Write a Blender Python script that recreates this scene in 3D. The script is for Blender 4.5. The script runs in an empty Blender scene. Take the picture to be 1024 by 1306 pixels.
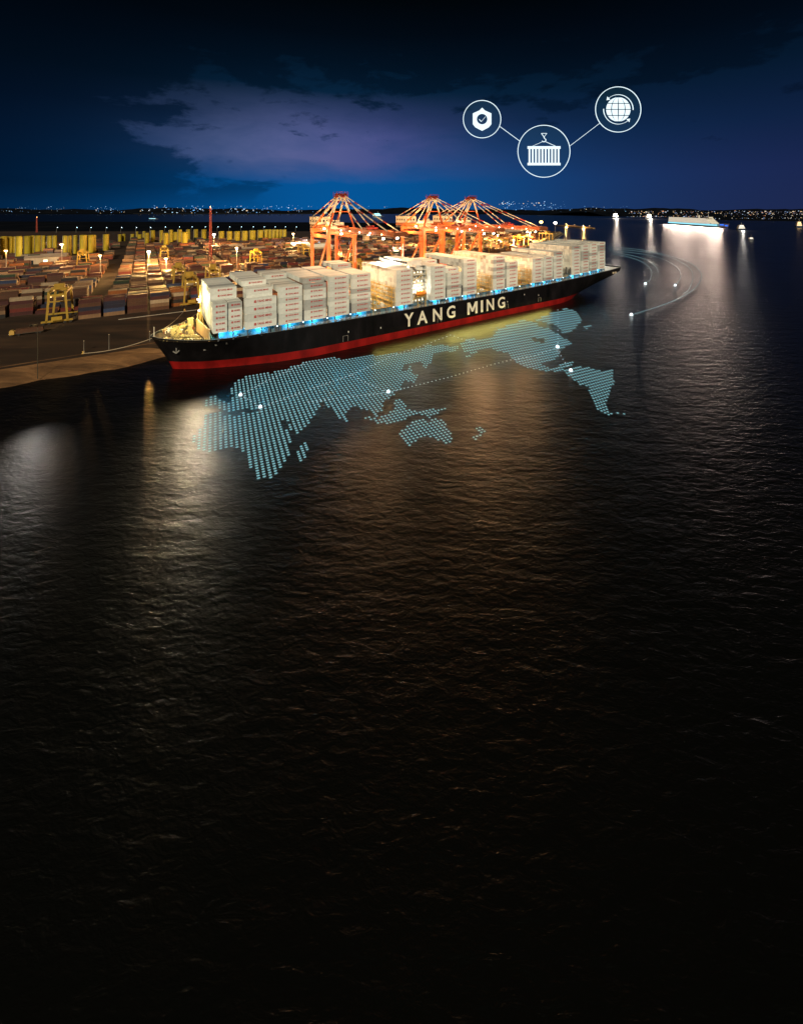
import bpy, bmesh, math, random
from mathutils import Vector, Matrix
R = random.Random(7)
HAZE = 0
rad = math.radians
scene = bpy.context.scene
COL = scene.collection

# ------------------------------------------------------------------ frame
F = 500.0 / 1024.0            # focal length in picture widths
CAM_Z = 77.8                  # drone height above the water
TH = math.atan2(500.0, 758.0) # heading of the berth
CT, ST = math.cos(TH), math.sin(TH)
def W(s, n, z=0.0):           # berth metres (along, away, up) -> world
    return Vector((CT * s - ST * n, ST * s + CT * n, z))
def SN(x, y):
    return CT * x + ST * y, -ST * x + CT * y
def G(px, py, z=0.0):         # point of the ground plane z seen in direction (px, py)
    Y = 500.0 * (CAM_Z - z) / (py - 268.0)
    return Vector(((px - 512.0) * Y / 500.0, Y, z))
def P(v):
    return 512 + 500 * v[0] / v[1], 268 + 500 * (CAM_Z - v[2]) / v[1]
def side_s(px, n):            # s of the point on the line n seen at column px
    k = (px - 512) / 500.0
    Y = n / (CT - ST * k)
    return CT * k * Y + ST * Y, Y

# ------------------------------------------------------------------ node helpers
def mat(name):
    m = bpy.data.materials.new(name); m.use_nodes = True
    nt = m.node_tree
    b = nt.nodes['Principled BSDF']
    return m, nt, b
def N(nt, typ, **kw):
    n = nt.nodes.new(typ)
    for k, v in kw.items():
        if k in ('operation', 'blend_type', 'data_type', 'wave_type', 'bands_direction', 'noise_dimensions', 'feature', 'musgrave_type'):
            setattr(n, k, v)
        else:
            n.inputs[k].default_value = v
    return n
def L(nt, a, b): nt.links.new(a, b)
def ramp(nt, stops, interp='LINEAR'):
    r = nt.nodes.new('ShaderNodeValToRGB'); cr = r.color_ramp; cr.interpolation = interp
    while len(cr.elements) < len(stops): cr.elements.new(0.5)
    for e, (p, c) in zip(cr.elements, stops):
        e.position = p; e.color = (*c, 1) if len(c) == 3 else c
    return r
def paint(name, col, rough=0.5, var=0.25, scale=0.6, metal=0.0, bump=0.0, rnd=0.0, corr=0.0, spec=.5):
    """painted / weathered surface: colour broken up by stains and streaks"""
    m, nt, b = mat(name)
    tc = N(nt, 'ShaderNodeTexCoord')
    mp = N(nt, 'ShaderNodeMapping'); mp.inputs['Scale'].default_value = (scale, scale, scale * 0.35)
    L(nt, tc.outputs['Object'], mp.inputs[0])
    nz = N(nt, 'ShaderNodeTexNoise', Scale=1.0, Detail=6.0, Roughness=0.65); L(nt, mp.outputs[0], nz.inputs['Vector'])
    lo = tuple(max(.0005, c * (1 - var)) for c in col); hi = tuple(min(1, c * (1 + var * 0.6)) for c in col)
    r = ramp(nt, [(0.3, lo), (0.55, col), (0.75, hi)]); L(nt, nz.outputs['Fac'], r.inputs[0])
    out = r.outputs[0]
    if rnd:
        oi = N(nt, 'ShaderNodeObjectInfo')
        mr = N(nt, 'ShaderNodeMapRange'); mr.inputs['To Min'].default_value = 1 - rnd; mr.inputs['To Max'].default_value = 1 + rnd * .5
        L(nt, oi.outputs['Random'], mr.inputs['Value'])
        mx = N(nt, 'ShaderNodeVectorMath', operation='SCALE'); L(nt, out, mx.inputs[0]); L(nt, mr.outputs[0], mx.inputs['Scale'])
        out = mx.outputs[0]
    L(nt, out, b.inputs['Base Color'])
    b.inputs['Roughness'].default_value = rough; b.inputs['Metallic'].default_value = metal; b.inputs['Specular IOR Level'].default_value = spec
    if corr:
        wv = N(nt, 'ShaderNodeTexWave', Scale=corr, Distortion=0.0); wv.wave_type = 'BANDS'; wv.bands_direction = 'DIAGONAL'
        L(nt, tc.outputs['Object'], wv.inputs['Vector'])
        bp = N(nt, 'ShaderNodeBump', Strength=0.6, Distance=0.05); L(nt, wv.outputs['Fac'], bp.inputs['Height']); L(nt, bp.outputs[0], b.inputs['Normal'])
    elif bump:
        bp = N(nt, 'ShaderNodeBump', Strength=bump, Distance=0.2); L(nt, nz.outputs['Fac'], bp.inputs['Height']); L(nt, bp.outputs[0], b.inputs['Normal'])
    return m
def glow(name, col, strength, alpha=1.0):
    m = bpy.data.materials.new(name); m.use_nodes = True; nt = m.node_tree; nt.nodes.clear(); m.cycles.emission_sampling = 'NONE'
    o = N(nt, 'ShaderNodeOutputMaterial'); e = N(nt, 'ShaderNodeEmission')
    e.inputs['Color'].default_value = (*col, 1); e.inputs['Strength'].default_value = strength
    if alpha < 1:
        t = N(nt, 'ShaderNodeBsdfTransparent'); mx = N(nt, 'ShaderNodeMixShader'); mx.inputs[0].default_value = alpha
        L(nt, t.outputs[0], mx.inputs[1]); L(nt, e.outputs[0], mx.inputs[2]); L(nt, mx.outputs[0], o.inputs['Surface'])
    else:
        L(nt, e.outputs[0], o.inputs['Surface'])
    return m

M = {}
M['cream'] = paint('container_cream', (.78, .81, .77), .5, .10, .9, rnd=.08, corr=2.2)
M['pale'] = paint('container_pale', (.68, .72, .69), .5, .12, .9, rnd=.10, corr=2.2)
M['greyc'] = paint('container_grey', (.44, .46, .45), .5, .14, .9, rnd=.10, corr=2.2)
M['letter_red'] = paint('red_lettering', (.50, .018, .016), .5, .15)
M['hull_black'] = paint('black_hull_paint', (.0060, .0050, .0058), .55, 2.6, .11, spec=.2)
M['hull_red'] = paint('red_boot_paint', (.25, .008, .007), .5, .55, .12, spec=.25)
M['hull_white'] = paint('white_hull_lettering', (.86, .82, .66), .5, .06)
M['deck'] = paint('deck_brown', (.06, .038, .02), .7, .35, .5, bump=.2)
M['deck_gear'] = paint('deck_gear_cream', (.66, .54, .22), .5, .45, .8)
M['gear_dark'] = paint('gear_dark', (.05, .045, .03), .6, .3, .8)
M['ship_white'] = paint('ship_white', (.80, .78, .72), .45, .1, .5)
M['coaming'] = paint('coaming_blue', (.12, .22, .27), .5, .3, .6)
M['ship_steel'] = paint('ship_steel', (.10, .11, .12), .5, .3, .8)
M['lash_yellow'] = paint('lashing_yellow', (.65, .42, .10), .5, .25, .9)
M['breakwater'] = paint('breakwater_ochre', (.62, .40, .18), .55, .22, .5)
M['lifeboat'] = paint('lifeboat_orange', (.75, .26, .03), .4, .15)
M['crane_orange'] = paint('crane_orange', (.60, .105, .020), .5, .28, .25)
M['crane_cream'] = paint('crane_cream', (.74, .62, .44), .5, .15, .3)
M['crane_red'] = paint('crane_dark_red', (.28, .025, .018), .5, .3, .5)
M['crane_brown'] = paint('crane_brown', (.28, .08, .03), .55, .3, .4)
M['rtg'] = paint('gantry_yellow', (.37, .235, .028), .5, .28, .4)
M['silo'] = paint('silo_yellow', (.36, .27, .008), .55, .40, .12)
M['mast'] = paint('mast_grey', (.25, .24, .22), .5, .2)
M['tower_red'] = paint('tower_red', (.42, .06, .03), .6, .3, .3)
M['rope'] = paint('rope', (.5, .42, .3), .8, .2)
M['shed'] = paint('shed_wall', (.42, .36, .28), .7, .25, .15)
M['shed_roof'] = paint('shed_roof', (.30, .24, .19), .6, .25, .1)
M['glass'] = paint('window_dark', (.02, .03, .04), .15, .2)
M['paintline'] = paint('road_paint', (.55, .50, .42), .7, .5, .4)
M['far_dark'] = paint('far_silhouette', (.004, .005, .008), .9, .4, .01)
M['boat_white'] = paint('boat_white', (.75, .75, .72), .45, .1, .05)
M['boat_hull'] = paint('boat_hull', (.05, .07, .12), .45, .2, .05)
M['truck'] = paint('truck_cab', (.5, .32, .08), .45, .2)
M['tyre'] = paint('tyre', (.02, .02, .02), .9, .2)
YARD = {'maroon': (.055, .012, .011), 'brown': (.075, .030, .014), 'navy': (.010, .011, .030), 'tan': (.20, .115, .060), 'rust red': (.13, .018, .012),
        'dark green': (.011, .032, .016), 'cream': (.33, .25, .16), 'blue': (.018, .036, .095), 'orange': (.24, .075, .014), 'charcoal': (.018, .015, .014)}
for k, c in YARD.items(): M['y_' + k] = paint('yard_' + k.replace(' ', '_'), c, .55, .3, .7, rnd=.15, corr=2.2)
M['lamp_warm'] = glow('lamp_warm', (1, .62, .26), 14)
M['lamp_white'] = glow('lamp_white', (1, .88, .70), 16)
M['lamp_cool'] = glow('lamp_cool', (.55, .85, 1), 7)
M['lamp_cyan'] = glow('lamp_cyan', (.05, .62, .95), 5)
M['lamp_orange'] = glow('lamp_orange', (1, .42, .12), 14)
M['lit_warm'] = glow('lit_warm', (1, .7, .35), 4)
M['win_lit'] = glow('lit_windows', (1, .85, .6), 3.0)

def island_palette(name, cols, rough=.6, scale_noise=.5):
    m, nt, b = mat(name)
    g = N(nt, 'ShaderNodeNewGeometry')
    st = [(i / len(cols), c) for i, c in enumerate(cols)]
    r = ramp(nt, st, 'CONSTANT'); L(nt, g.outputs['Random Per Island'], r.inputs[0])
    tc = N(nt, 'ShaderNodeTexCoord'); nz = N(nt, 'ShaderNodeTexNoise', Scale=scale_noise, Detail=5.0); L(nt, tc.outputs['Object'], nz.inputs['Vector'])
    mr = N(nt, 'ShaderNodeMapRange'); mr.inputs['To Min'].default_value = .55; mr.inputs['To Max'].default_value = 1.35; L(nt, nz.outputs['Fac'], mr.inputs['Value'])
    s = N(nt, 'ShaderNodeVectorMath', operation='SCALE'); L(nt, r.outputs[0], s.inputs[0]); L(nt, mr.outputs[0], s.inputs['Scale'])
    L(nt, s.outputs[0], b.inputs['Base Color']); b.inputs['Roughness'].default_value = rough
    return m
M['yard_mix'] = island_palette('yard_container_mix', [YARD[k] for k in ('maroon', 'brown', 'navy', 'brown', 'rust red', 'tan', 'charcoal', 'maroon', 'brown', 'charcoal', 'cream', 'dark green', 'maroon', 'orange', 'brown', 'maroon', 'tan', 'brown')])
M['ship_mix'] = island_palette('ship_container_mix', [(.74, .77, .73), (.66, .70, .68), (.76, .79, .75), (.70, .74, .71), (.50, .52, .51)])

# ------------------------------------------------------------------ mesh helpers
class MB:
    def __init__(s): s.v = []; s.f = []
    def poly(s, pts):
        i = len(s.v); s.v += [tuple(p) for p in pts]; s.f.append(tuple(range(i, i + len(pts))))
    def box(s, x0, x1, y0, y1, z0, z1):
        i = len(s.v)
        s.v += [(x0, y0, z0), (x1, y0, z0), (x1, y1, z0), (x0, y1, z0), (x0, y0, z1), (x1, y0, z1), (x1, y1, z1), (x0, y1, z1)]
        s.f += [tuple(i + k for k in q) for q in ((3, 2, 1, 0), (4, 5, 6, 7), (0, 1, 5, 4), (1, 2, 6, 5), (2, 3, 7, 6), (3, 0, 4, 7))]
    def bar(s, a, b, w, h=None):
        a, b = Vector(a), Vector(b); h = h or w; d = (b - a)
        if d.length < 1e-6: return
        d.normalize(); up = Vector((0, 0, 1)) if abs(d.z) < .95 else Vector((0, 1, 0))
        u = d.cross(up).normalized(); v = u.cross(d).normalized(); i = len(s.v)
        for p in (a, b):
            for q, t in ((-1, -1), (1, -1), (1, 1), (-1, 1)): s.v.append(tuple(p + u * (q * w / 2) + v * (t * h / 2)))
        s.f += [tuple(i + k for k in q) for q in ((3, 2, 1, 0), (4, 5, 6, 7), (0, 1, 5, 4), (1, 2, 6, 5), (2, 3, 7, 6), (3, 0, 4, 7))]
    def tube(s, pts, r, n=6, r2=None):
        pts = [Vector(p) for p in pts]; rings = []
        for k, p in enumerate(pts):
            d = (pts[min(k + 1, len(pts) - 1)] - pts[max(k - 1, 0)]).normalized()
            up = Vector((0, 0, 1)) if abs(d.z) < .95 else Vector((0, 1, 0))
            u = d.cross(up).normalized(); v = u.cross(d); rr = r if r2 is None else r + (r2 - r) * k / (len(pts) - 1)
            i = len(s.v); rings.append(i)
            for j in range(n):
                a = 2 * math.pi * j / n; s.v.append(tuple(p + u * (rr * math.cos(a)) + v * (rr * math.sin(a))))
        for a, b in zip(rings, rings[1:]):
            for j in range(n): s.f.append((a + j, a + (j + 1) % n, b + (j + 1) % n, b + j))
        s.f.append(tuple(rings[0] + j for j in reversed(range(n)))); s.f.append(tuple(rings[-1] + j for j in range(n)))
    def cyl(s, x, y, z0, z1, r, n=12, r2=None): s.tube([(x, y, z0), (x, y, z1)], r, n, r2)
    def ball(s, c, r, n=8, m=5):
        i = len(s.v); c = Vector(c)
        for a in range(m + 1):
            t = math.pi * a / m
            for b in range(n):
                p = 2 * math.pi * b / n; s.v.append((c.x + r * math.sin(t) * math.cos(p), c.y + r * math.sin(t) * math.sin(p), c.z + r * math.cos(t)))
        for a in range(m):
            for b in range(n): s.f.append((i + a * n + b, i + (a + 1) * n + b, i + (a + 1) * n + (b + 1) % n, i + a * n + (b + 1) % n))
    def mesh(s, name, m=None, smooth=False):
        me = bpy.data.meshes.new(name); me.from_pydata(s.v, [], s.f); me.validate(); me.update()
        if m is not None: me.materials.append(M[m] if isinstance(m, str) else m)
        if smooth: me.polygons.foreach_set('use_smooth', [True] * len(me.polygons))
        return me
    def build(s, name, m, parent=None, smooth=False):
        return link(name, s.mesh(name, m, smooth), parent)
def link(name, data, parent=None):
    o = bpy.data.objects.new(name, data); COL.objects.link(o)
    if parent is not None: o.parent = parent
    return o
def tag(o, label=None, cat=None, group=None, kind=None):
    if label: o['label'] = label
    if cat: o['category'] = cat
    if group: o['group'] = group
    if kind: o['kind'] = kind
    return o
def thing(name, label, cat, loc=(0, 0, 0), rz=0.0, group=None):
    o = bpy.data.objects.new(name, None); COL.objects.link(o); o.location = loc; o.rotation_euler = (0, 0, rz); o.empty_display_size = .1
    return tag(o, label, cat, group)
def dup(o, label=None, parent=None):
    c = o.copy(); COL.objects.link(c)
    if parent is not None: c.parent = parent
    if label: c['label'] = label
    for ch in o.children: dup(ch, None, c)
    return c
def lamp(kind, loc, energy, col, size=.5, **kw):
    d = bpy.data.lights.new(kind.lower() + '_light', kind); d.energy = energy; d.color = col
    if 'shape' in kw: d.shape = kw.pop('shape')
    if kind in ('POINT', 'SPOT'): d.shadow_soft_size = size
    for k, v in kw.items(): setattr(d, k, v)
    o = bpy.data.objects.new('lamp_light', d); COL.objects.link(o); o.location = loc; return o
ORD = ['zeroth', 'first', 'second', 'third', 'fourth', 'fifth', 'sixth', 'seventh', 'eighth', 'ninth', 'tenth', 'eleventh', 'twelfth', 'thirteenth', 'fourteenth', 'fifteenth', 'sixteenth', 'seventeenth', 'eighteenth', 'nineteenth', 'twentieth']
ORD += ['twenty-' + x for x in ORD[1:10]] + ['thirtieth'] + ['thirty-' + x for x in ORD[1:10]] + ['fortieth'] + ['forty-' + x for x in ORD[1:10]] + ['fiftieth'] + ['fifty-' + x for x in ORD[1:10]] + ['sixtieth'] + ['sixty-' + x for x in ORD[1:10]]
_tm = {}
def text_mesh(txt, height, depth=.02, offset=0.0, align='LEFT', res=3):
    key = (txt, height, depth, offset, align)
    if key in _tm: return _tm[key]
    cu = bpy.data.curves.new('text', 'FONT'); cu.body = txt; cu.size = 1; cu.extrude = depth; cu.offset = offset; cu.align_x = align; cu.resolution_u = res
    o = bpy.data.objects.new('text', cu); COL.objects.link(o)
    dg = bpy.context.evaluated_depsgraph_get(); dg.update()
    me = bpy.data.meshes.new_from_object(o.evaluated_get(dg)); bpy.data.objects.remove(o)
    ys = [v.co.y for v in me.vertices]; k = height / (max(ys) - min(ys)); y0 = min(ys); x0 = min(v.co.x for v in me.vertices)
    for v in me.vertices: v.co = Vector(((v.co.x - x0) * k, (v.co.y - y0) * k, v.co.z))
    me.materials.clear(); _tm[key] = me
    return me

# ------------------------------------------------------------------ world: blue hour sky
w = bpy.data.worlds.new('World'); scene.world = w; w.use_nodes = True
nt = w.node_tree; nt.nodes.clear()
wo = N(nt, 'ShaderNodeOutputWorld'); bg = N(nt, 'ShaderNodeBackground'); L(nt, bg.outputs[0], wo.inputs[0])
tc = N(nt, 'ShaderNodeTexCoord'); sx = N(nt, 'ShaderNodeSeparateXYZ'); L(nt, tc.outputs['Generated'], sx.inputs[0])
def math_(op, a, b=None, clamp=False):
    n = N(nt, 'ShaderNodeMath', operation=op); n.use_clamp = clamp
    for i, q in enumerate((a, b)):
        if q is None: continue
        if isinstance(q, (int, float)): n.inputs[i].default_value = q
        else: L(nt, q, n.inputs[i])
    return n.outputs[0]
el = math_('ARCSINE', sx.outputs['Z']); az = math_('ARCTAN2', sx.outputs['X'], sx.outputs['Y'])
eld = math_('MULTIPLY', el, 180 / math.pi); azd = math_('MULTIPLY', az, 180 / math.pi)
def sr(r, g, b): return tuple(((c / 255 + .055) / 1.055) ** 2.4 if c > 10 else c / 255 / 12.92 for c in (r, g, b))
e01 = math_('DIVIDE', eld, 40.0, True)
base = ramp(nt, [(0.0, sr(4, 86, 152)), (.10, sr(6, 84, 150)), (.2, sr(15, 68, 122)), (.31, sr(12, 46, 84)), (.40, sr(8, 36, 62)), (.50, sr(4, 25, 44)), (.60, sr(3, 15, 27)), (.70, sr(2, 8, 14)), (.85, sr(.6, 2, 4)), (1, sr(0.2, .6, 1.5))]); L(nt, e01, base.inputs[0])
# the afterglow is strongest just left of the middle, and dies away to both sides
def bump_az(c, wl, wr):
    d = math_('SUBTRACT', azd, c)
    l = math_('DIVIDE', math_('MINIMUM', d, 0.0), wl); r = math_('DIVIDE', math_('MAXIMUM', d, 0.0), wr)
    q = math_('ADD', l, r); return math_('POWER', 2.718, math_('MULTIPLY', math_('MULTIPLY', q, q), -1.0))
ga = bump_az(-9, 25, 32)
side = ramp(nt, [(0.0, sr(30, 36, 72)), (.12, sr(27, 35, 74)), (.25, sr(15, 31, 62)), (.4, sr(5, 23, 43)), (.52, sr(3, 14, 27)), (.68, sr(1, 5, 10)), (.85, sr(.4, 1, 2.5)), (1, sr(0.2, .5, 1))]); L(nt, e01, side.inputs[0])
left = ramp(nt, [(0.0, sr(2, 22, 46)), (.2, sr(3, 20, 42)), (.4, sr(2, 14, 27)), (.6, sr(1, 6, 12)), (.8, sr(0.5, 2, 4)), (1, sr(0, 1, 2))]); L(nt, e01, left.inputs[0])
isr = N(nt, 'ShaderNodeMapRange'); isr.inputs['From Min'].default_value = -20; isr.inputs['From Max'].default_value = 12; L(nt, azd, isr.inputs['Value'])
lr = N(nt, 'ShaderNodeMix', data_type='RGBA'); L(nt, isr.outputs[0], lr.inputs[0]); L(nt, left.outputs[0], lr.inputs[6]); L(nt, side.outputs[0], lr.inputs[7])
mx1 = N(nt, 'ShaderNodeMix', data_type='RGBA'); L(nt, ga, mx1.inputs[0]); L(nt, lr.outputs[2], mx1.inputs[6]); L(nt, base.outputs[0], mx1.inputs[7])
# clouds: stretched noise in (azimuth, elevation)
cv = N(nt, 'ShaderNodeCombineXYZ'); L(nt, math_('MULTIPLY', azd, .055), cv.inputs[0]); L(nt, math_('MULTIPLY', eld, .16), cv.inputs[1]); cv.inputs[2].default_value = 3.3
cn = N(nt, 'ShaderNodeTexNoise', Scale=1.0, Detail=8.0, Roughness=.58, Distortion=.3); L(nt, cv.outputs[0], cn.inputs['Vector'])
# lit violet bank of cloud between 5 and 15 degrees
def band(v, a, b, c, d):
    r = ramp(nt, [(0, (0, 0, 0)), ((a) / 40, (0, 0, 0)), (b / 40, (1, 1, 1)), (c / 40, (1, 1, 1)), (d / 40, (0, 0, 0))]); L(nt, v, r.inputs[0]); return r.outputs[0]
wob = math_('ADD', e01, math_('MULTIPLY', math_('SUBTRACT', cn.outputs['Fac'], .5), .11))
vb = math_('MULTIPLY', band(wob, 4.2, 7.5, 11.0, 16.5), bump_az(-14, 15, 19), True)
vn = N(nt, 'ShaderNodeMapRange'); vn.inputs['From Min'].default_value = .28; vn.inputs['From Max'].default_value = .60; vn.inputs['To Min'].default_value = .35; L(nt, cn.outputs['Fac'], vn.inputs['Value'])
vb = math_('MULTIPLY', vb, vn.outputs[0], True)
vc = N(nt, 'ShaderNodeMix', data_type='RGBA'); vc.inputs[6].default_value = (*sr(92, 102, 146), 1); vc.inputs[7].default_value = (*sr(84, 86, 144), 1)
L(nt, math_('MULTIPLY', math_('ADD', azd, 25), .04, True), vc.inputs[0])
mx2 = N(nt, 'ShaderNodeMix', data_type='RGBA'); L(nt, math_('MULTIPLY', vb, .92), mx2.inputs[0]); L(nt, mx1.outputs[2], mx2.inputs[6]); L(nt, vc.outputs[2], mx2.inputs[7])
# dark ragged cloud masses on the left and overhead
cv2 = N(nt, 'ShaderNodeCombineXYZ'); L(nt, math_('MULTIPLY', azd, .12), cv2.inputs[0]); L(nt, math_('MULTIPLY', eld, .33), cv2.inputs[1]); cv2.inputs[2].default_value = 8.1
cn2 = N(nt, 'ShaderNodeTexNoise', Scale=1.0, Detail=9.0, Roughness=.6, Distortion=.2); L(nt, cv2.outputs[0], cn2.inputs['Vector'])
lw = math_('MULTIPLY', math_('SUBTRACT', -33.0, azd), .020)                     # heavier towards the left
topw = math_('MULTIPLY', math_('SUBTRACT', eld, 13.0), .030)
lm = N(nt, 'ShaderNodeMapRange'); lm.inputs['From Min'].default_value = -6; lm.inputs['From Max'].default_value = -24; L(nt, azd, lm.inputs['Value'])
lowc = math_('SUBTRACT', math_('MULTIPLY', math_('MINIMUM', math_('MAXIMUM', math_('ADD', math_('MULTIPLY', math_('SUBTRACT', 7.6, eld), .07), .16), 0.0), .30), lm.outputs[0]), .16)
bias = math_('ADD', math_('MAXIMUM', lw, -.16), math_('MAXIMUM', math_('MAXIMUM', topw, -.10), lowc))
dk = N(nt, 'ShaderNodeMapRange'); dk.inputs['From Min'].default_value = .405; dk.inputs['From Max'].default_value = .49
L(nt, math_('ADD', cn2.outputs['Fac'], bias), dk.inputs['Value'])
dc = N(nt, 'ShaderNodeVectorMath', operation='SCALE'); L(nt, mx1.outputs[2], dc.inputs[0]); dc.inputs['Scale'].default_value = .55
dlow = math_('MULTIPLY', dk.outputs[0], band(e01, .5, 3.0, 39, 40))
mx3 = N(nt, 'ShaderNodeMix', data_type='RGBA'); L(nt, math_('MULTIPLY', dlow, .85), mx3.inputs[0]); L(nt, mx2.outputs[2], mx3.inputs[6]); L(nt, dc.outputs[0], mx3.inputs[7])
L(nt, mx3.outputs[2], bg.inputs['Color']); bg.inputs['Strength'].default_value = 1.0

# ------------------------------------------------------------------ camera
cam = bpy.data.cameras.new('camera'); co = bpy.data.objects.new('camera', cam); COL.objects.link(co); scene.camera = co
co.location = (0, 0, CAM_Z); co.rotation_euler = (rad(90), 0, 0)
cam.sensor_fit = 'HORIZONTAL'; cam.sensor_width = 36; cam.lens = 36 * F
cam.shift_y = -(653 - 268) / 1024.0; cam.shift_x = 0
cam.clip_start = 1; cam.clip_end = 80000

# ------------------------------------------------------------------ key light: unseen warm sun lamp added behind the drone
sd = bpy.data.lights.new('key_sun', 'SUN'); sd.energy = 3.2; sd.angle = rad(.5); sd.color = (1, .86, .62)
so = bpy.data.objects.new('key_sun', sd); COL.objects.link(so)
SUN_DIR = Vector((.04, -.80, .50)).normalized()
so.rotation_euler = SUN_DIR.to_track_quat('Z', 'Y').to_euler()

# ------------------------------------------------------------------ water
def water_material():
    m, nt, b = mat('harbour_water')
    b.inputs['Base Color'].default_value = (.0018, .0022, .0020, 1); b.inputs['Roughness'].default_value = .20; b.inputs['IOR'].default_value = 1.33
    tc = N(nt, 'ShaderNodeTexCoord')
    mp = N(nt, 'ShaderNodeMapping'); mp.inputs['Rotation'].default_value = (0, 0, rad(18)); mp.inputs['Scale'].default_value = (.62, 1.45, 1); L(nt, tc.outputs['Object'], mp.inputs[0])
    a = N(nt, 'ShaderNodeTexNoise', Scale=.13, Detail=2.0, Roughness=.5, Distortion=.4); L(nt, mp.outputs[0], a.inputs['Vector'])
    c = N(nt, 'ShaderNodeTexNoise', Scale=.48, Detail=3.0, Roughness=.55, Distortion=.5); L(nt, mp.outputs[0], c.inputs['Vector'])
    e = N(nt, 'ShaderNodeTexNoise', Scale=1.5, Detail=3.0, Roughness=.6, Distortion=.2); L(nt, mp.outputs[0], e.inputs['Vector'])
    d = N(nt, 'ShaderNodeTexNoise', Scale=.02, Detail=2.0); L(nt, tc.outputs['Object'], d.inputs['Vector'])
    b1 = N(nt, 'ShaderNodeBump', Strength=1.0, Distance=.32); L(nt, a.outputs['Fac'], b1.inputs['Height'])
    b2 = N(nt, 'ShaderNodeBump', Strength=1.0, Distance=.21); L(nt, c.outputs['Fac'], b2.inputs['Height']); L(nt, b1.outputs[0], b2.inputs['Normal'])
    b3 = N(nt, 'ShaderNodeBump', Strength=1.0, Distance=.055); L(nt, e.outputs['Fac'], b3.inputs['Height']); L(nt, b2.outputs[0], b3.inputs['Normal'])
    L(nt, b3.outputs[0], b.inputs['Normal'])
    mr = N(nt, 'ShaderNodeMapRange'); mr.inputs['From Min'].default_value = .2; mr.inputs['From Max'].default_value = .8; mr.inputs['To Min'].default_value = .284; mr.inputs["To Max"].default_value = .325; L(nt, d.outputs['Fac'], mr.inputs['Value']); L(nt, mr.outputs[0], b.inputs['Roughness'])
    return m
mb = MB(); mb.poly([(-40000, -600, 0), (40000, -600, 0), (40000, 60000, 0), (-40000, 60000, 0)])
tag(mb.build('water', water_material()), kind='structure')

# ------------------------------------------------------------------ land
def ground_material(name, cols, scale, rough=.85, stretch=None, bump=.3, spec=.3):
    m, nt, b = mat(name)
    tc = N(nt, 'ShaderNodeTexCoord'); mp = N(nt, 'ShaderNodeMapping'); L(nt, tc.outputs['Object'], mp.inputs[0])
    mp.inputs['Rotation'].default_value = (0, 0, -TH); mp.inputs['Scale'].default_value = stretch or (1, 1, 1)
    a = N(nt, 'ShaderNodeTexNoise', Scale=scale, Detail=8.0, Roughness=.65, Distortion=.5); L(nt, mp.outputs[0], a.inputs['Vector'])
    r = ramp(nt, [(.28, cols[0]), (.5, cols[1]), (.72, cols[2])]); L(nt, a.outputs['Fac'], r.inputs[0]); L(nt, r.outputs[0], b.inputs['Base Color'])
    b.inputs['Roughness'].default_value = rough; b.inputs['Specular IOR Level'].default_value = spec
    bp = N(nt, 'ShaderNodeBump', Strength=bump, Distance=.6); L(nt, a.outputs['Fac'], bp.inputs['Height']); L(nt, bp.outputs[0], b.inputs['Normal'])
    return m
M['asphalt'] = ground_material('quay_asphalt', [(.009, .0052, .003), (.026, .0145, .008), (.070, .038, .020)], .05, stretch=(.25, 1.6, 1), bump=.15)
M['sand'] = ground_material('bank_sand', [(.03, .015, .007), (.13, .068, .030), (.26, .14, .062)], .09, stretch=(.4, 1.5, 1), bump=.8)
M['far_land'] = ground_material('far_land', [(.0030, .0045, .0075), (.005, .0065, .010), (.010, .011, .014)], .004, bump=.2, spec=0)
M['rock'] = ground_material('rock_bank', [(.06, .04, .02), (.16, .11, .05), (.30, .21, .09)], .12, bump=1.0)
def slab(name, pts, z0, z1, m, top=None):
    mb = MB(); n = len(pts); i = 0
    mb.v = [(p[0], p[1], z0) for p in pts] + [(p[0], p[1], z1) for p in pts]
    mb.f = [tuple(range(n, 2 * n))] + [(k, (k + 1) % n, n + (k + 1) % n, n + k) for k in range(n)]
    o = mb.build(name, m); return o
def wsn(s, n): v = W(s, n); return (v.x, v.y)
quay_pts = [wsn(14, 247), wsn(430, 247), wsn(540, 370), wsn(640, 480), wsn(900, 640), wsn(1150, 780), (560, 1400), (-1900, 1400), (-1500, 300), wsn(-170, 256), wsn(-60, 258), wsn(0, 256)]
tag(slab('quay_ground', quay_pts, -3, 3, 'asphalt'), kind='structure')
# sandy bank in front of the bow: sloping strip with an uneven waterline
mb = MB(); rows = []
for k in range(61):
    s = -260 + k * 4.6
    e = 1.8 * math.sin(s * .11) + 1.1 * math.sin(s * .31 + 1) + R.uniform(-.5, .5)
    nw = 237.5 + e * .8 - max(0, -s - 60) * .10 + max(0, s - 2) * .45
    rows.append([wsn(s, nw) + (-.6,), wsn(s, nw + 3.5) + (.7 + R.uniform(-.15, .15),), wsn(s, 247 + e * .5) + (1.9 + R.uniform(-.25, .25),), wsn(s, 254) + (2.8,), wsn(s, 262) + (3.03,)])
for r in rows: mb.v += r
for k in range(60):
    for j in range(4): a = k * 5 + j; mb.f.append((a, a + 5, a + 6, a + 1))
tag(mb.build('river_bank', 'sand', smooth=True), kind='structure')
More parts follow.
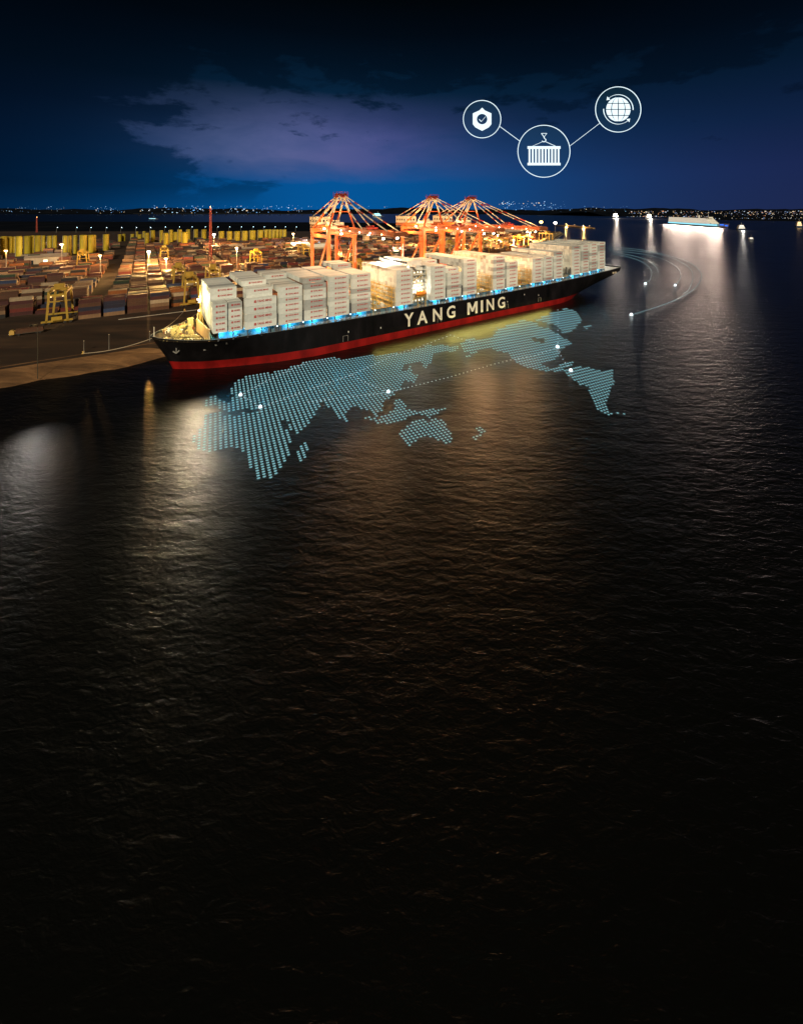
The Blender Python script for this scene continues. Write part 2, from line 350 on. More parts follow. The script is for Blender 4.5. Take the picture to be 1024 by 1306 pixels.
# rocky shoulder past the stern
mb = MB(); path = [(440, 262), (540, 385), (640, 492), (780, 580), (900, 652), (1020, 722), (1150, 792)]; cs = [(-14, 0), (-7, 4), (0, 9), (6, 8), (14, 3.1)]; npt = 0
pts = []
for a, b in zip(path, path[1:]):
    for t in range(8): pts.append((a[0] + (b[0] - a[0]) * t / 8, a[1] + (b[1] - a[1]) * t / 8))
for k, p in enumerate(pts):
    q = pts[min(k + 1, len(pts) - 1)]; o_ = pts[max(k - 1, 0)]; dx, dy = q[0] - o_[0], q[1] - o_[1]; l = math.hypot(dx, dy); nx, ny = -dy / l, dx / l
    for c in cs: mb.v.append(wsn(p[0] + nx * c[0] + R.uniform(-1.5, 1.5), p[1] + ny * c[0] + R.uniform(-1.5, 1.5)) + (c[1] * R.uniform(.75, 1.2) if 0 < c[1] else -.5,))
for k in range(len(pts) - 1):
    for j in range(4): a = k * 5 + j; mb.f.append((a, a + 5, a + 6, a + 1))
tag(mb.build('rock_embankment', 'rock'), kind='structure')
# low jetty running out to the right
j0, j1 = G(712, 287, 3), G(757, 290.5, 3)
d = (j1 - j0).normalized(); nn = Vector((-d.y, d.x, 0))
tag(slab('jetty_ground', [tuple((j0 - nn * 12).xy), tuple((j1 - nn * 5).xy), tuple((j1 + nn * 6).xy), tuple((j0 + nn * 60).xy)], -2, 4, 'rock'), kind='structure')
# marsh and breakwater land behind the terminal, opposite shore, hills
tag(slab('far_marsh', [(-2600, 1401), (250, 1401), (420, 1700), (300, 2200), (-400, 2500), (-3200, 2750)], -1, 2.2, 'far_land'), kind='structure')
far = [(-9000, 8200), (-4200, 7600), (-1500, 8200), (500, 8800), (1900, 7200), (2600, 5600), (2900, 4300), (2500, 3300), (2900, 2700), (4800, 2300), (9000, 2400), (16000, 9000), (16000, 30000), (-20000, 30000)]
tag(slab('far_shore', far, -1, 3, 'far_land'), kind='structure')
def hills(name, y, x0, x1, hmin, hmax, seed, step=120):
    rr = random.Random(seed); mb = MB(); n = int((x1 - x0) / step)
    ph = [rr.uniform(0, 6.28) for _ in range(6)]
    for k in range(n + 1):
        x = x0 + k * step; u = x / 1000
        h = hmin + (hmax - hmin) * (.5 + .22 * math.sin(u * .9 + ph[0]) + .16 * math.sin(u * 2.3 + ph[1]) + .08 * math.sin(u * 6.1 + ph[2]) + .04 * math.sin(u * 15 + ph[3]))
        for yy, hh in ((y - 500, 1), (y, h), (y + 700, h * .8), (y + 1500, 1)): mb.v.append((x, yy + 60 * math.sin(u * 3 + ph[4]), hh))
    for k in range(n):
        for j in range(3): a = k * 4 + j; mb.f.append((a, a + 4, a + 5, a + 1))
    return tag(mb.build(name, 'far_land', smooth=True), kind='structure')
hills('hills', 12500, -16000, 16000, 60, 190, 4)
hills('hills', 5600, 2700, 9000, 30, 95, 9, 80)

# city lights: dense points nobody could count
def city(name, label, spots, m, cols):
    mb = MB()
    for (x, y, z, r) in spots: mb.box(x - r, x + r, y - r, y + r, z - r * .8, z + r * .8)
    mt = bpy.data.materials.new(name); mt.use_nodes = True; mt.cycles.emission_sampling = 'NONE'; nt = mt.node_tree; nt.nodes.clear()
    o = N(nt, 'ShaderNodeOutputMaterial'); e = N(nt, 'ShaderNodeEmission'); g = N(nt, 'ShaderNodeNewGeometry')
    r = ramp(nt, [(i / len(cols), c) for i, c in enumerate(cols)], 'CONSTANT'); L(nt, g.outputs['Random Per Island'], r.inputs[0]); L(nt, r.outputs[0], e.inputs[0])
    e.inputs[1].default_value = m; L(nt, e.outputs[0], o.inputs[0])
    return tag(mb.build(name, mt), label, 'city lights', kind='stuff')
def at_px(px, py, Y): return ((px - 512) * Y / 500, Y, CAM_Z - (py - 268) * Y / 500)
rc = random.Random(21); sp = []
def scatter(n, x0, x1, y0, y1, Y, r, xs=None):
    for _ in range(n):
        px = rc.uniform(x0, x1) if xs is None else rc.gauss(*xs); u = rc.random() ** .8; py = y1 - (y1 - y0) * u
        Yk = Y * rc.uniform(.92, 1.08); x, y, z = at_px(px, py, Yk); rr = r * Yk / 500 * rc.choice((.25, .35, .4, .5, .8)) * .8
        sp.append((x, y, max(z, rr + 4), rr))
scatter(70, 0, 160, 263, 271, 8000, .42); scatter(30, 120, 260, 264, 272, 7900, .6)
scatter(110, 190, 400, 261, 271, 8300, .75); scatter(20, 230, 330, 266, 271, 8000, 1.1)
scatter(20, 400, 620, 262, 268, 9500, .6); scatter(60, 636, 720, 256, 268, 9000, .75)
scatter(24, 640, 690, 258, 264, 9000, 1.0); scatter(40, 700, 800, 262, 274, 7500, .6)
city('city_lights', 'scattered white and bluish points of light along the far left and middle shore', sp, 1.7, [(.3, .6, .9), (.5, .7, .85), (.15, .4, .8), (.7, .5, .3), (.3, .5, .8), (.1, .25, .5), (.06, .13, .25), (.8, .85, .9), (.1, .2, .4)])
sp = []
scatter(200, 800, 1024, 268.5, 273, 5300, .55); scatter(150, 860, 1040, 271, 283, 3600, .45); scatter(70, 800, 900, 275.0, 277.0, 4600, .55)
scatter(50, 930, 1040, 269, 273, 5200, .8); scatter(14, 800, 850, 268, 273, 5200, 1.0)
city('town_lights', 'dense warm and white points of light of the town on the right shore', sp, 1.1, [(1, .6, .3), (1, .8, .55), (.55, .7, 1), (1, .45, .25), (.9, .9, .9), (.3, .45, .8), (.25, .2, .25), (1, .75, .5), (.15, .2, .35)])
# long low viaduct over the far water
x0, y0, _ = at_px(170, 276, 6200); x1, y1, _ = at_px(420, 275, 6200)
v = thing('viaduct_bridge', 'long low dark road bridge crossing the far water behind the silos', 'bridge', (x0, y0, 0))
mb = MB(); mb.box(0, x1 - x0, -9, 9, 24, 30); mb.build('bridge_deck', 'far_dark', v)
for k in range(18):
    mb = MB(); xx = (x1 - x0) * (k + .5) / 18; mb.box(xx - 5, xx + 5, -6, 6, -2, 24); mb.build('bridge_pier', 'far_dark', v)

exec_parts = []
# ------------------------------------------------------------------ container ship
SC, HB, S_END = 222.5, 22.5, 391.0       # centreline, half beam, transom
def interp(t, tab):
    if t <= tab[0][0]: return tab[0][1]
    for (a, p), (b, q) in zip(tab, tab[1:]):
        if t <= b: return p + (q - p) * (t - a) / (b - a)
    return tab[-1][1]
def deck_z(s): return interp(s, [(0, 18.0), (26, 17.4), (60, 16.4), (210, 16.6), (275, 17.8), (330, 19.6), (360, 21.2), (391, 22.6)])
ship = thing('container_ship', 'huge black container ship with red waterline and white hull lettering moored at the quay', 'ship', W(0, SC, 0), TH)
# hull stations, local x = along, local y = away from camera, origin on the centreline
stem = [(-2, 13.0), (0, 12.3), (4.2, 10.6), (9, 8.0), (14, 5.0), (18, 3.0)]
tail = [(-2, 338), (0, 345), (4.2, 355), (8.6, 367), (14, 379), (19, 389), (22, 391)]
wl_u = [(0, .012), (.06, .14), (.2, .37), (.41, .60), (.7, .86), (1, 1)]
dk_u = [(0, .03), (.04, .28), (.10, .50), (.164, .68), (.23, .82), (.315, .945), (.44, 1), (1, 1)]
def half_b(part, u, z, zd):
    q = max(0, min(1, z / zd))
    if part == 'bow': a, b = interp(u, wl_u), interp(u, dk_u); return HB * (a + (b - a) * q ** 1.35)
    a = interp(u, [(0, 1), (.25, .93), (.5, .76), (.75, .45), (1, .03)]); b = interp(u, [(0, 1), (.8, 1), (1, .9)])
    k = max(0, min(1, (z - 1) / 17)); return HB * (a + (b - a) * k ** .8)
US = [0, .02, .04, .07, .10, .13, .164, .2, .23, .27, .315, .36, .41, .5, .6, .7, .85, 1]
def stations():
    out = []
    for u in US: out.append(('bow', u))
    for s in range(100, 285, 20): out.append(('mid', s))
    for k in range(15): out.append(('stern', k / 14))
    return out
ZL = [-2, 0, 2.1, 4.2]; ZK = [0, .1, .25, .42, .6, .8, 1]
def ring(st, lower):
    kind, u = st; pts = []
    for k in (ZL if lower else ZK):
        if kind == 'bow':
            zd = deck_z(3 + 73 * u)
            z = k if lower else 4.2 + (zd - 4.2) * k
            s0 = interp(z, stem); s = s0 + (76 - s0) * u; b = half_b('bow', u, z, zd)
        elif kind == 'mid':
            zd = deck_z(u); z = k if lower else 4.2 + (zd - 4.2) * k; s = u; b = HB
        else:
            zd = deck_z(285 + 106 * u); z = k if lower else 4.2 + (zd - 4.2) * k
            s1 = interp(z, tail); s = 285 + (s1 - 285) * u; b = half_b('stern', u, z, zd)
        pts.append((s, b, z))
    return pts
def hull_mesh(lower):
    mb = MB(); st = stations(); m = len(ZL if lower else ZK)
    for sg in (-1, 1):
        base = len(mb.v)
        for q in st:
            for (s, b, z) in ring(q, lower): mb.v.append((s, sg * b, z))
        for i in range(len(st) - 1):
            for j in range(m - 1):
                a = base + i * m + j; f = (a, a + m, a + m + 1, a + 1); mb.f.append(f if sg < 0 else f[::-1])
    n = len(st) * m; e = (len(st) - 1) * m                   # close stem and transom
    for j in range(m - 1):
        mb.f.append((e + j, n + e + j, n + e + j + 1, e + j + 1)); mb.f.append((j + 1, n + j + 1, n + j, j))
    return mb
hull = hull_mesh(False).build('hull', 'hull_black', ship, smooth=True)
hull_mesh(True).build('boot_stripe', 'hull_red', hull, smooth=True)
# deck plate, 0.9 m below the bulwark top
mb = MB(); st = [q for q in stations() if not (q[0] == 'bow' and q[1] < .02)]
for q in st:
    s, b, z = ring(q, False)[-1]; mb.v += [(s, -b * .985, z - .9), (s, b * .985, z - .9)]
for i in range(len(st) - 1): a = 2 * i; mb.f.append((a, a + 2, a + 3, a + 1))
mb.build('main_deck', 'deck', ship)
mb = MB(); tops = [ring(q, False)[-1] for q in stations()]
for sg in (-1, 1):                                            # gunwale rail
    mb.tube([(s, sg * b, z + .05) for (s, b, z) in tops], .16, 5)
mb.tube([(391, -20.2, deck_z(391)), (391, 20.2, deck_z(391))], .16, 5)
mb.build('gunwale', 'ship_steel', ship)
mb = MB()
for k in range(0, len(tops) - 1):
    pass
s = 60.0
while s < 386:
    mb.bar((s, -22.3, deck_z(s)), (s, -22.3, deck_z(s) + 1.1), .09); s += 2.6
for zz in (.6, 1.1): mb.tube([(x, -22.3, deck_z(x) + zz) for x in range(60, 388, 12)], .05, 4)
for zz in (.6, 1.1): mb.tube([(390.6, -20, deck_z(391) + zz), (390.6, 20, deck_z(391) + zz)], .05, 4)
mb.build('side_railing', 'ship_white', ship)
# hull lettering
letters = [('Y', 515.5, 527.5), ('A', 532, 545.2), ('N', 552, 563.7), ('G', 569.7, 580.5), ('M', 596, 608.8), ('I', 613, 615.8), ('N', 620.5, 629.8), ('G', 634.7, 643.8)]
for ch, xa, xb in letters:
    sa, _ = side_s(xa, 200); sb, _ = side_s(xb, 200)
    if ch == 'M':
        mm = MB(); op = [(0, 0), (0, 1), (.24, 1), (.5, .46), (.76, 1), (1, 1), (1, 0), (.79, 0), (.79, .64), (.58, .2), (.42, .2), (.21, .64), (.21, 0)]
        mm.v = [(a * 8.3, b * 8.3, z) for z in (-.05, .05) for a, b in op]; n_ = len(op)
        mm.f = [tuple(range(n_, 2 * n_))[::-1]] + [(q, (q + 1) % n_, n_ + (q + 1) % n_, n_ + q) for q in range(n_)]
        me = mm.mesh('hull_letter')
    else: me = text_mesh(ch, 8.3, .05, .02).copy()
    wd = max(v.co.x for v in me.vertices); k = (sb - sa) / wd
    for v in me.vertices: v.co.x *= k
    me.materials.append(M['hull_white'])
    o = link('hull_letter', me, ship); o.rotation_euler = (rad(90), 0, 0); o.location = (sa, -HB - .06, 5.9)
def flat_text(txt, h, s, z, n=-HB - .06, m='ship_white', parent=ship, name='hull_marking'):
    me = text_mesh(txt, h, .02, .0).copy(); me.materials.append(M[m]); o = link(name, me, parent); o.rotation_euler = (rad(90), 0, 0); o.location = (s, n, z); return o
# hull draught marks and pilot door frames
for s0, z0 in ((93, 4.6), (160, 4.8), (224, 5.0), (262, 5.2)):
    mb = MB()
    for a, b in (((0, 0), (0, 3.2)), ((0, 3.2), (3.0, 3.2)), ((3.0, 3.2), (3.0, 0))): mb.bar((s0 + a[0], -HB - .07, z0 + a[1]), (s0 + b[0], -HB - .07, z0 + b[1]), .22, .12)
    mb.build('pilot_door_frame', 'mast', ship)
for s0, z0 in ((96, 9.2), (117, 8.0), (163, 8.8), (226, 9.4), (262, 10), (245, 12.5)):
    mb = MB(); mb.box(s0, s0 + .5, -HB - .12, -HB - .01, z0, z0 + .9); mb.build('draught_mark', 'ship_white', ship)
mb = MB(); ab = half_b('bow', .10, 11.5, 17.5); ax = 13.2
mb.bar((ax, -ab - .35, 10.2), (ax, -ab - .6, 13.2), .4); mb.bar((ax - 1.3, -ab - .1, 11.2), (ax, -ab - .3, 10.1), .45); mb.bar((ax + 1.3, -ab - .3, 11.2), (ax, -ab - .3, 10.1), .45); mb.build('anchor', 'mast', ship)
# stern name plates
for s0 in (372, 376):
    mb = MB(); mb.box(s0, s0 + 2.6, -HB * .985 - .3, -HB * .98, 17.6, 19.2); mb.build('stern_name_plate', 'crane_cream', ship)
# hatch coamings and side passage
mb = MB(); s = 27.0
prof = [(x, deck_z(x)) for x in range(30, 361, 15)]
for (a, za), (b, zb) in zip(prof, prof[1:]):
    for sg in (-1, 1):
        mb.poly([(a, sg * 19.3, za - .9), (b, sg * 19.3, zb - .9), (b, sg * 19.3, zb + 3.0), (a, sg * 19.3, za + 3.0)][::(1 if sg < 0 else -1)])
    mb.poly([(a, -19.3, za + 3.0), (b, -19.3, zb + 3.0), (b, 19.3, zb + 3.0), (a, 19.3, za + 3.0)])
mb.poly([(30, 19.3, prof[0][1] - .9), (30, -19.3, prof[0][1] - .9), (30, -19.3, prof[0][1] + 3), (30, 19.3, prof[0][1] + 3)])
mb.poly([(360, -19.3, prof[-1][1] - .9), (360, 19.3, prof[-1][1] - .9), (360, 19.3, prof[-1][1] + 3), (360, -19.3, prof[-1][1] + 3)])
mb.build('hatch_coaming', 'coaming', ship)
s = 29.5
while s < 360:
    mb = MB(); mb.bar((s, -21.9, deck_z(s) - .9), (s, -21.9, deck_z(s) + 3.0), .6); mb.bar((s, -21.9, deck_z(s) + 2.75), (s, -19.3, deck_z(s) + 2.75), .5); mb.bar((s + .3, -21.9, deck_z(s) - .6), (s + 1.8, -21.9, deck_z(s) + 2.7), .25)
    if R.random() < .6: x = s + R.uniform(1.5, 3.5); mb.box(x, x + R.uniform(.8, 1.8), -20.9, -19.35, deck_z(s) - .9, deck_z(s) + R.uniform(.6, 2.2))
    mb.box(s - .2, s + 1.9, -22.0, -21.8, deck_z(s) + .3, deck_z(s) + .5)
    mb.build('container_pedestal', 'ship_steel', ship); s += 6.55
# bays: first s, length, tiers near, tiers inner, kind
BAYS = [(27.2, 6.06, 5, 7), (33.9, 6.06, 5, 7), (41.2, 15.2, 4, 8), (57.5, 12.19, 7, 7), (70.8, 12.19, 7, 8), (84.6, 12.19, 8, 8), (98.4, 12.19, 8, 8), (128.2, 12.19, 8, 8),
        (154.5, 12.19, 8, 8), (168.2, 12.19, 6, 7), (182.6, 12.19, 9, 9), (211.4, 12.19, 9, 9), (225.4, 12.19, 7, 7), (255.0, 12.19, 7, 7), (268.4, 12.19, 7, 7),
        (281.8, 12.19, 8, 8), (306.8, 12.19, 9, 9), (320.3, 12.19, 9, 9), (333.4, 12.19, 9, 9), (346.4, 12.19, 9, 9)]
def bay_base(s): return deck_z(s) + 3.15
# lashing bridges
def lashing(sx, h, wide=1.0, m='ship_steel'):
    mb = MB(); z0 = deck_z(sx) - .9; op = m == 'lash_yellow'
    for y in (-22, -18.2, -11, -3.6, 3.6, 11, 18.2, 22):
        for dx in (-wide / 2, wide / 2): mb.bar((sx + dx, y, z0), (sx + dx, y, z0 + h), .26 if op else .34)
    for k in range(int(h // 2.75)):
        z = z0 + 3.9 + k * 2.75
        if z > z0 + h: break
        mb.box(sx - wide / 2, sx + wide / 2, -22.2, 22.2, z, z + .1)
        for dx in (-wide / 2, wide / 2): mb.bar((sx + dx, -22.2, z + 1.1), (sx + dx, 22.2, z + 1.1), .09)
    for y0, y1 in ((-22, -18.2), (18.2, 22)):
        mb.bar((sx, y0, z0 + 3.9), (sx, y1, z0 + h), .14); mb.bar((sx, y1, z0 + 3.9), (sx, y0, z0 + h), .14)
    o = mb.build('lashing_bridge', m, ship)
    b = MB(); b.box(sx - .22, sx + .22, -22.5, -22.3, z0 + 3.5, z0 + 4.0); b.build('passage_lamp', 'lamp_cool', o)
    return o
for sx in (56.9 - .2, 70.2, 84.0 - .3, 97.8 - .2): lashing(sx, 10, .7)
for sx, h in ((113.5, 13), (126.3, 16), (196.5, 14), (209.5, 15), (240, 13), (253.2, 15)): lashing(sx, h, 1.8, 'lash_yellow')
for sx in (167.4, 181.7, 224.6, 267.8, 281.1, 294.6, 305.4, 319.6, 332.8, 345.8): lashing(sx, 11, .6)
# gear standing in the empty bays: reefer racks, vent trunks, stairs
for a, b in ((115.5, 124.5), (199, 207.5), (242, 251), (296, 304)):
    z0 = deck_z(a) + 3.02
    for k in range(7):
        mb = MB(); y = -18 + k * 5.2 + R.uniform(-.6, .6); x = R.uniform(a, b - 3); hh = R.uniform(.8, 2.4)
        mb.box(x, x + R.uniform(1.5, 3), y, y + R.uniform(1.2, 3.2), z0, z0 + hh); mb.build('hatch_vent', R.choice(('ship_white', 'crane_brown', 'ship_white', 'lash_yellow')), ship)
    mb = MB(); mb.box(a - 1, b + 1, -20.6, -19.6, z0 - .1, z0 + .1)
    for k in range(9): x = a - 1 + k * (b - a + 2) / 8; mb.bar((x, -20.6, z0), (x, -20.6, z0 + 1.2), .12)
    mb.bar((a - 1, -20.6, z0 + 1.2), (b + 1, -20.6, z0 + 1.2), .12); mb.build('side_walkway', 'lash_yellow', ship)
# accommodation block
A0, A1 = 142.0, 153.2; zb = deck_z(147) - .9
def block(mb, x0, x1, y0, y1, z0, z1): mb.box(x0, x1, y0, y1, z0, z1)
house = None
mb = MB(); z = zb; nd = 0
for k in range(9):
    i = .35 * (k % 2); mb.box(A0 + i, A1 - i, -17.5 + .25 * k, 17.5 - .25 * k, z, z + 2.7); mb.box(A0 - .8, A1 + .8, -18.8 + .2 * k, 18.8 - .2 * k, z + 2.7, z + 2.95); z += 2.95
house = mb.build('deckhouse', 'ship_white', ship); ZH = z
mb = MB(); mb.box(A0 - .5, A1 - 1, -15, 15, ZH, ZH + 3.2); mb.box(A0 + .5, A0 + 3.5, -23, 23, ZH - .2, ZH + .05)
for sg in (-1, 1): mb.box(A0 + .4, A0 + 3.6, sg * 23 - .1, sg * 23 + .1, ZH, ZH + 1.4)
mb.box(A0 + .3, A0 + .5, -23, 23, ZH, ZH + 1.3); mb.build('wheelhouse', 'ship_white', ship)
mb = MB()
for k in range(14): mb.box(A0 - .62, A0 - .52, -14.4 + k * 2.1, -12.7 + k * 2.1, ZH + 1.2, ZH + 2.6)
mb.build('window_band', 'glass', ship)
for k in range(8):
    mb = MB(); zz = zb + .9 + k * 2.95; i = .35 * (k % 2)
    for q in range(12): mb.box(A0 + i - .06, A0 + i - .02, -15.6 + q * 2.7, -14.7 + q * 2.7, zz, zz + 1.0)
    for q in range(4): mb.box(A0 + 1.4 + q * 2.6, A0 + 2.2 + q * 2.6, -17.5 + .25 * k - .06, -17.5 + .25 * k - .02, zz, zz + 1.0)
    mb.build('cabin_windows', 'win_lit' if k % 2 else 'glass', ship)
mb = MB(); mb.cyl(148, 0, ZH + 3.2, ZH + 13, .45, 8, .2); mb.bar((148, -3.5, ZH + 9), (148, 3.5, ZH + 9), .3); mb.bar((147, -2, ZH + 11), (149, 2, ZH + 11), .35); mb.ball((148, 3.4, ZH + 9.8), .9); mb.build('radar_mast', 'ship_white', ship)
mb = MB()
for k in range(8):                                        # stair tower on the near side
    z0 = zb + k * 2.95; mb.bar((A0 + 1 + (k % 2) * 7, -19.5, z0), (A0 + 8 - (k % 2) * 7, -19.5, z0 + 2.95), .9, .15); mb.bar((A0 + .5, -20.1, z0), (A0 + .5, -20.1, z0 + 2.95), .16); mb.bar((A1 - .5, -20.1, z0), (A1 - .5, -20.1, z0 + 2.95), .16); mb.bar((A0 + .5, -20.1, z0 + 1.1), (A1 - .5, -20.1, z0 + 1.1), .1)
mb.build('stair_tower', 'lash_yellow', ship)
# lifeboat on its davits
bz = deck_z(147) + 8.3
mb = MB(); secs = [(-4.2, .3, .3), (-3.4, 1.0, .9), (-1.5, 1.45, 1.3), (1.5, 1.45, 1.3), (3.4, 1.0, .95), (4.2, .3, .35)]
for (x, wv, hv) in secs:
    for k in range(10): a = 2 * math.pi * k / 10; mb.v.append((147.6 + x, -21.4 + wv * math.cos(a), bz + hv * math.sin(a)))
for i in range(5):
    for k in range(10): mb.f.append((i * 10 + k, i * 10 + (k + 1) % 10, (i + 1) * 10 + (k + 1) % 10, (i + 1) * 10 + k))
mb.f += [tuple(range(10)), tuple(range(50, 60))]
lb = tag(mb.build('lifeboat', 'lifeboat', None, smooth=True), 'orange enclosed lifeboat hung on the near side of the white deckhouse', 'lifeboat'); lb.location = W(0, SC, 0); lb.rotation_euler = (0, 0, TH)
mb = MB(); mb.box(144.8, 150.4, -21.4 - .5, -21.4 + .5, bz + 1.22, bz + 1.75); c_ = mb.build('canopy', 'lifeboat', lb)
mb = MB()
for x in (144.6, 150.6): mb.bar((x, -18.4, bz - 2.5), (x, -21.6, bz + 2.2), .35); mb.bar((x, -21.6, bz + 2.2), (x, -21.6, bz + 1.3), .15); mb.bar((x, -21.9, deck_z(147) - .9), (x, -21.9, bz - 1.5), .3)
mb.box(144.2, 151, -22.3, -20.4, bz - 1.75, bz - 1.5); mb.build('davit', 'lash_yellow', ship)
# forecastle: breakwater, foremast, winches, bollards
mb = MB(); zf = deck_z(20) - .9
mb.poly([(25.6, -20.6, zf), (22.6, 0, zf), (22.6, 0, zf + 6.2), (25.6, -20.6, zf + 5.4)]); mb.poly([(22.6, 0, zf), (25.6, 20.6, zf), (25.6, 20.6, zf + 6.6), (22.6, 0, zf + 6.2)])
mb.poly([(26.2, -20.6, zf), (26.2, -20.6, zf + 5.4), (23.2, 0, zf + 6.2), (23.2, 0, zf)]); mb.poly([(23.2, 0, zf), (23.2, 0, zf + 6.2), (26.2, 20.6, zf + 6.6), (26.2, 20.6, zf)])
mb.poly([(25.6, -20.6, zf + 5.4), (22.6, 0, zf + 6.2), (23.2, 0, zf + 6.2), (26.2, -20.6, zf + 5.4)]); mb.poly([(22.6, 0, zf + 6.2), (25.6, 20.6, zf + 6.6), (26.2, 20.6, zf + 6.6), (23.2, 0, zf + 6.2)])
mb.poly([(25.6, -20.6, zf), (25.6, -20.6, zf + 5.4), (26.2, -20.6, zf + 5.4), (26.2, -20.6, zf)])
for k in range(8):
    t = -18 + k * 5.1; xx = 22.6 + 3 * abs(t) / 20.6; mb.bar((xx + .5, t, zf + 5.2), (xx + 2.4, t, zf), .25)
mb.build('breakwater', 'breakwater', ship)
mb = MB(); mb.cyl(24.6, 2, zf, zf + 23, .55, 10, .35); mb.bar((24.6, -1.2, zf + 15), (24.6, 5.2, zf + 15), .3); mb.bar((24.6, -.8, zf + 20), (24.6, 4.8, zf + 20), .25)
mb.box(23.9, 25.3, 1.2, 2.8, zf + 17, zf + 17.2)
for sg in (-1, 1): mb.bar((24.6, 2, zf + 12), (26.2, 2 + sg * 3.5, zf), .25)
fm = mb.build('foremast', 'lash_yellow', ship)
for (dy, dz) in ((-1.2, 14.6), (5.2, 14.6), (-.4, 10.0)):
    b = MB(); b.ball((24.0, 2 + dy, zf + dz), .42); b.build('mast_lamp', 'lamp_white', fm)
def winch(x, y, rz=0):
    mb = MB(); c, s_ = math.cos(rz), math.sin(rz)
    def q(a, b, z): return (x + a * c - b * s_, y + a * s_ + b * c, zf + z)
    mb.tube([q(0, -2.0, 1.0), q(0, 2.0, 1.0)], .62, 10)
    for b in (-2.0, -.7, .7, 2.0): mb.tube([q(0, b - .08, 1.0), q(0, b + .08, 1.0)], 1.0, 12)
    for b in (-2.3, 2.3): mb.bar(q(-.7, b, 0), q(0, b, 1.3), .35); mb.bar(q(.7, b, 0), q(0, b, 1.3), .35)
    mb.bar(q(-1, -2.6, .15), q(-1, 2.6, .15), .3); mb.bar(q(1, -2.6, .15), q(1, 2.6, .15), .3); mb.bar(q(0, 2.4, .9), q(0, 3.4, .9), 1.0)
    return mb.build('mooring_winch', 'deck_gear', ship)
for x, y, r in ((13, -4.2, .3), (13, 4.2, -.3), (17.5, -9.5, .9), (17.5, 9.5, -.9), (20, -3, 0), (20, 4, 0), (15.2, 0, 0), (21, -13, .4), (21, 13, -.4)): winch(x, y, r)
for k in range(16):
    u = .06 + .018 * k; s, b, z = ring(('bow', u), False)[-1]
    for sg in (-1, 1):
        mb = MB()
        for dx in (-.45, .45): mb.cyl(s + dx, sg * (b - 1.6), zf, zf + 1.1, .3, 8); mb.cyl(s + dx, sg * (b - 1.6), zf + 1.1, zf + 1.3, .42, 8)
        mb.box(s - .9, s + .9, sg * (b - 1.6) - .4, sg * (b - 1.6) + .4, zf, zf + .18); mb.build('bollard', 'deck_gear' if k % 3 else 'gear_dark', ship)
for k in range(34):
    x = R.uniform(8, 22); bb = interp((x - 3) / 73, dk_u) * HB - 2.5; y = R.uniform(-bb, bb); mb = MB(); h = R.uniform(.5, 1.9)
    if k % 3 == 0: mb.cyl(x, y, zf, zf + h, .3, 8); mb.cyl(x, y, zf + h, zf + h + .3, .6, 8)
    elif k % 3 == 1: mb.box(x - .5, x + R.uniform(.3, 1.2), y - .5, y + .6, zf, zf + h * .7); mb.box(x - .3, x + .1, y - .3, y + .2, zf + h * .7, zf + h)
    else: mb.tube([(x, y, zf), (x, y, zf + h), (x + .5, y, zf + h + .25), (x + .8, y, zf + h - .1)], .2, 6)
    mb.build('deck_fitting', R.choice(('deck_gear', 'deck_gear', 'gear_dark', 'ship_white', 'crane_brown')), ship)
mb = MB(); mb.box(19.6, 22.0, 8.2, 11.4, zf, zf + 4.4); mb.box(19.4, 22.2, 8.0, 11.6, zf + 4.4, zf + 4.6); mb.build('deck_store', 'deck_gear', ship)
mb = MB(); mb.cyl(4.5, 0, zf + .5, zf + 5.2, .18, 6, .1); mb.build('jackstaff', 'ship_white', ship)
for s0, t0 in ((29, '0'), (32.2, '25')): pass
for s0, z0, wd in ((28.4, 14.2, 1.6), (33.2, 14.6, 2.6), (33.2, 13.8, 2.4), (28.6, 13.5, 1.2), (24, 11.2, 3.2)):
    mb = MB(); bq = half_b('bow', (s0 - 6) / 70, z0, 17.4)
    mb.box(s0, s0 + wd, -bq - .35, -bq + .4, z0, z0 + .45); mb.build('bow_marking', 'mast', ship)
# stern mooring deck
zs = deck_z(375) - .9
mb = MB(); mb.poly([(362, -21.6, deck_z(362) - .86), (389.5, -19.8, deck_z(389) - .86), (389.5, 19.8, deck_z(389) - .86), (362, 21.6, deck_z(362) - .86)]); mb.build('stern_deck', 'ship_white', ship)
for x, y in ((368, -14), (372, -8), (378, -13), (380, 4), (370, 8), (384, -4)):
    mb = MB(); mb.cyl(x, y, zs - .3, zs + 1.5, .5, 8); mb.box(x - 1.4, x + 1.4, y - .9, y + .9, zs - .3, zs + .7); mb.tube([(x, y - 1.6, zs + 1.0), (x, y + 1.6, zs + 1.0)], .7, 10); mb.build('stern_winch', 'ship_white', ship)
# passage lights: cyan work lamps under the container stacks
for i, (s0, ln, a, b) in enumerate(BAYS):
    mb = MB(); sm = s0 + ln / 2
    mb.box(s0 + 1.0, s0 + ln - 1.0, -20.3, -20.05, deck_z(sm) + 2.62, deck_z(sm) + 2.80); mb.build('passage_light_strip', 'lamp_cyan', ship)
    v = W(sm, SC - 21.2, deck_z(sm) + 1.8); lamp('POINT', v, 2300, (.05, .58, 1), .5)

